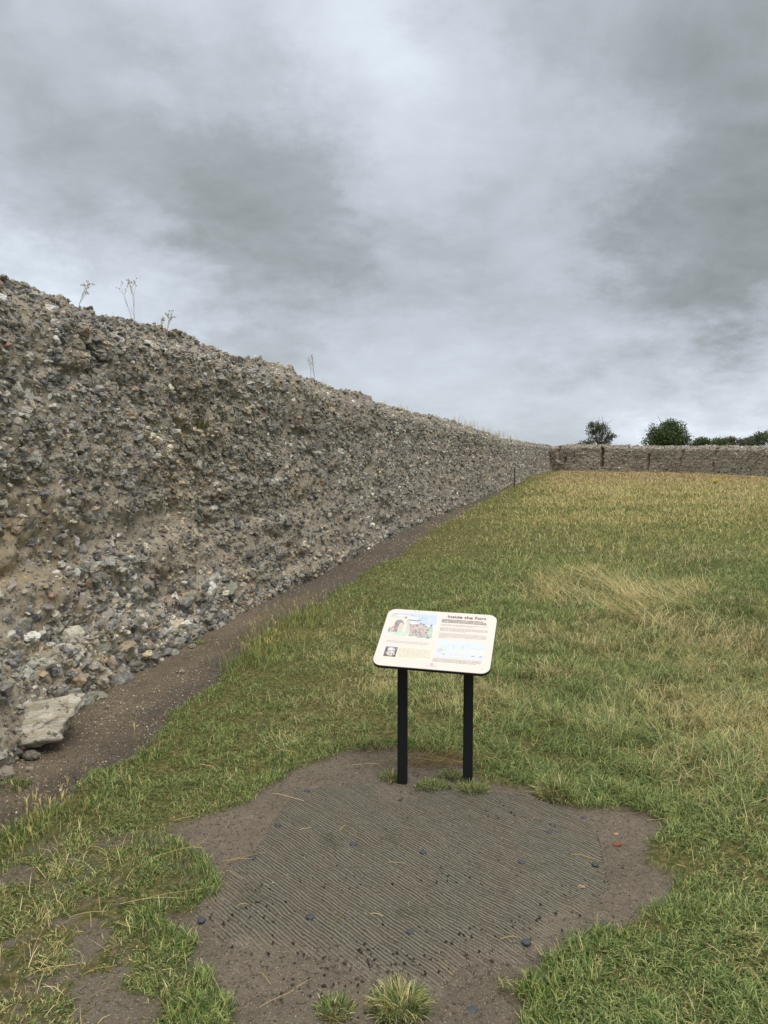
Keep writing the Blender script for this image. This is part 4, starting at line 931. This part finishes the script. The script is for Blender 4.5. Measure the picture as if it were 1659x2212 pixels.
def crest_grass():
    parts = []
    for px, n, hh in ((352, 30, .14), (300, 20, .08), (690, 25, .16), (760, 20, .14), (870, 30, .22), (905, 20, .2), (940, 40, .25), (980, 40, .35), (1010, 50, .35), (1040, 50, .4), (1070, 60, .4), (1092, 60, .45), (820, 20, .15), (600, 16, .08), (1240, 0, 0)):
        if not n: continue
        p = top_point(px); sp = .05+p[1]*.012; x = p[0]+RNG.normal(0, sp*.4, n); y = p[1]+RNG.normal(0, sp*2, n)
        parts.append(blades(x, y, np.full(n, p[2]-.05), hh*RNG.uniform(.5, 1.2, n), np.full(n, max(.0022, p[1]*.0004)), RNG.uniform(0, 6.3, n), RNG.uniform(.1, .9, n), pick(DRY, n)*.9))
    V, T, Q, C = pack(parts); o = make_mesh('crest_grass', V, T=T, Q=Q, attrs={'Col': C}, mats=(M_GRASS,)); tag(o, 'wispy dry grass along the crest of the flint wall', 'grass', kind='stuff')
crest_grass()
def face_point(px, py):
    us = np.linspace(uy(2.0), uy(40), 1500); best = None
    for q in np.linspace(.05, 1, 60):
        X = LEFT.pt(us, np.full(1500, q), False); v = X-[0, 0, EYE]; f = v[:, 1]*math.cos(PITCH)-v[:, 2]*math.sin(PITCH); g = v[:, 1]*math.sin(PITCH)+v[:, 2]*math.cos(PITCH)
        e = (CXP+FPX*v[:, 0]/f-px)**2+(CYP-FPX*g/f-py)**2; k = int(np.argmin(e))
        if best is None or e[k] < best[0]: best = (e[k], us[k], q)
    p = LEFT.pt(np.array([best[1]]), np.array([best[2]]))[0]; n, _ = LEFT.frame(np.array([best[1]]), np.array([best[2]])); return p+n[0]*.03
OLIVE = np.array([(.12, .13, .06), (.16, .16, .09), (.10, .13, .05)])
for px, py, n, r, h, lab in ((437, 925, 260, .07, .17, 'bushy olive plant rooted in the upper face of the wall'), (70, 850, 50, .04, .05, 'small green plant in the wall face at the far left'), (165, 862, 40, .04, .05, 'tiny green sprig in the wall face between the others'), (555, 945, 80, .05, .10, 'yellow-green plant in the wall face right of the olive one'), (895, 970, 80, .07, .16, 'dim olive plant in the wall face farther along')):
    tuft('wall_plant', 0, 0, n, r, h, lab, 'plants rooted in the face of the wall', .15, face_point(px, py), OLIVE, (.1, .9), 'plant')

# ------------------------------------------------------------------ trees and bushes beyond the far wall
LEAFA = np.array([(.10, .135, .075), (.125, .16, .085), (.08, .105, .062), (.15, .18, .095)])
def tree(name, px, base_y, dist, wpx, hpx_top, lobes, label, cat, group, pal, leaf=.22, n=5200, gaps=.4, trunk=True, seed=1, cover=.0):
    r = np.random.default_rng(seed); x = (px-CXP)/FPX*dist; k = dist/FPX; rt = empty(name, (x, dist, 0)); tag(rt, label, cat, group)
    C, L = [], []
    pts = []
    for (lx, lz, lr) in lobes:           # lobes in photo units around the tree's foot column
        m = int(n*lr*lr/sum(l[2]**2 for l in lobes)); d = r.normal(size=(m, 3)); d /= np.linalg.norm(d, axis=1, keepdims=True); rad = r.random(m)**(1/2.2)
        p = d*rad[:, None]*lr*k*[1, 1, .9]; p += [lx*k, r.normal(0, .3)*lr*k, EYE+(988-lz)*k]
        p += (r.normal(0, .10, (m, 3)))*lr*k; pts.append(p)
    P = np.concatenate(pts); nz_ = fbm(P/(.55)+seed*3, 3, seed); keep = nz_ > -.25+gaps*(.5-1)+.0; keep = nz_ > (-.5+gaps); P = P[keep & (P[:, 2] > .2)]; m = len(P)
    a = r.normal(size=(m, 3)); a /= np.linalg.norm(a, axis=1, keepdims=True); b_ = np.cross(a, r.normal(size=(m, 3))); b_ /= np.linalg.norm(b_, axis=1, keepdims=True); s = leaf*r.uniform(.5, 1.2, (m, 1))
    V = np.stack([P-a*s*.5, P+b_*s*.32, P+a*s*.5, P-b_*s*.32], 1).reshape(-1, 3); q = np.arange(m*4).reshape(-1, 4)
    col = pal[r.integers(0, len(pal), m)]*r.uniform(.75, 1.25, (m, 1)); make_mesh('crown', V, Q=q, attrs={'Col': np.repeat(col, 4, 0)}, mats=(M_LEAF,), parent=rt)
    paths, rads = [], []; cz = EYE+(988-np.mean([l[1] for l in lobes]))*k
    R = .05*wpx*k; fork = np.array([0, 0, cz*.5]); paths.append([(0, 0, -.3), (.05, 0, cz*.25), fork]); rads.append([R, R*.85, R*.7])
    for (lx, lz, lr) in lobes:
        e = np.array([lx*k, 0, EYE+(988-lz)*k]); mid = (fork+e)/2+r.normal(0, .15, 3); paths.append([fork, mid, e]); rads.append([R*.55, R*.35, R*.15])
        for _ in range(7): e2 = e+r.normal(0, .55, 3)*lr*k*1.3; paths.append([mid+(e-mid)*r.random(), (e+e2)/2+r.normal(0, .1, 3), e2]); rads.append([R*.2, R*.12, R*.05])
    v, q = tubes(paths, rads, seg=5); make_mesh('trunk', v, Q=q, mats=(M_BARK,), parent=rt); return rt
TGp = 'trees and bushes beyond the far wall'
tree('small_tree', 1293, 965, 118, 70, 912, [(-14, 930, 17), (6, 926, 19), (20, 942, 15), (-6, 945, 16), (-2, 920, 12), (12, 956, 14), (30, 944, 8), (-18, 918, 8)], 'airy grey-green tree beyond the far wall, standing alone', 'tree', TGp, LEAFA*[1.1, 1.05, 1.3], .24, 5200, .40, seed=2)
tree('round_tree', 1437, 965, 112, 104, 905, [(5, 940, 32), (18, 930, 26), (-12, 945, 28), (28, 948, 22), (8, 920, 17), (-22, 938, 17), (15, 960, 28), (-10, 962, 26)], 'dense dark round-crowned tree beyond the far wall', 'tree', TGp, LEAFA*[.9, 1.0, .7], .26, 15000, .12, seed=3)
tree('sparse_shrub', 1402, 965, 111, 40, 925, [(-4, 940, 16), (4, 925, 13), (-12, 955, 13), (2, 955, 15)], 'thin open shrub leaning out on the left side of the dense round tree', 'shrub', TGp, LEAFA, .22, 1500, .55, seed=4)
tree('sparse_shrub', 1487, 965, 110, 30, 945, [(0, 955, 10), (-6, 948, 7)], 'low thin shrub just right of the dense round tree', 'shrub', TGp, LEAFA, .2, 500, .55, seed=5)
tree('bush', 1258, 965, 121, 40, 950, [(0, 960, 11), (14, 957, 11), (-10, 963, 7)], 'low bush at the left foot of the airy tree', 'bush', TGp, LEAFA, .22, 1400, .3, seed=6)
for k, (px, lob, lab, pl) in enumerate([(1512, [(0, 957, 13), (-12, 962, 9), (10, 956, 10)], 'dark green bush at the left end of the hedge line', (.9, 1, .8)), (1545, [(0, 958, 12), (10, 960, 11)], 'plain green bush between the dark and the reddish bush', (1.1, 1.1, 1)),
        (1570, [(0, 956, 13), (8, 952, 9), (-6, 958, 10)], 'reddish brown twiggy bush in the hedge line', (1.35, 1.05, 1.1)), (1600, [(0, 958, 13), (12, 957, 12)], 'grey-green bush right of the reddish one', (1.2, 1.1, 1.3)), (1632, [(0, 953, 16), (6, 944, 12), (-8, 956, 13)], 'taller leafy bush near the right edge of the picture', (.9, 1, .9)),
        (1664, [(0, 948, 20), (-8, 940, 11), (8, 945, 15)], 'tallest bush, cut by the right edge of the picture', (.95, 1, .9)), (1705, [(0, 952, 18), (10, 950, 15)], 'bush just past the right end of the view', (1, 1, 1))]):
    tree('bush', px, 965, 108+k, 34, 945, [(a*1.1, b+1, c*1.22) for a, b, c in lob], lab, 'bush', TGp, LEAFA*pl, .24, 3000, .2, seed=20+k)
print('done')
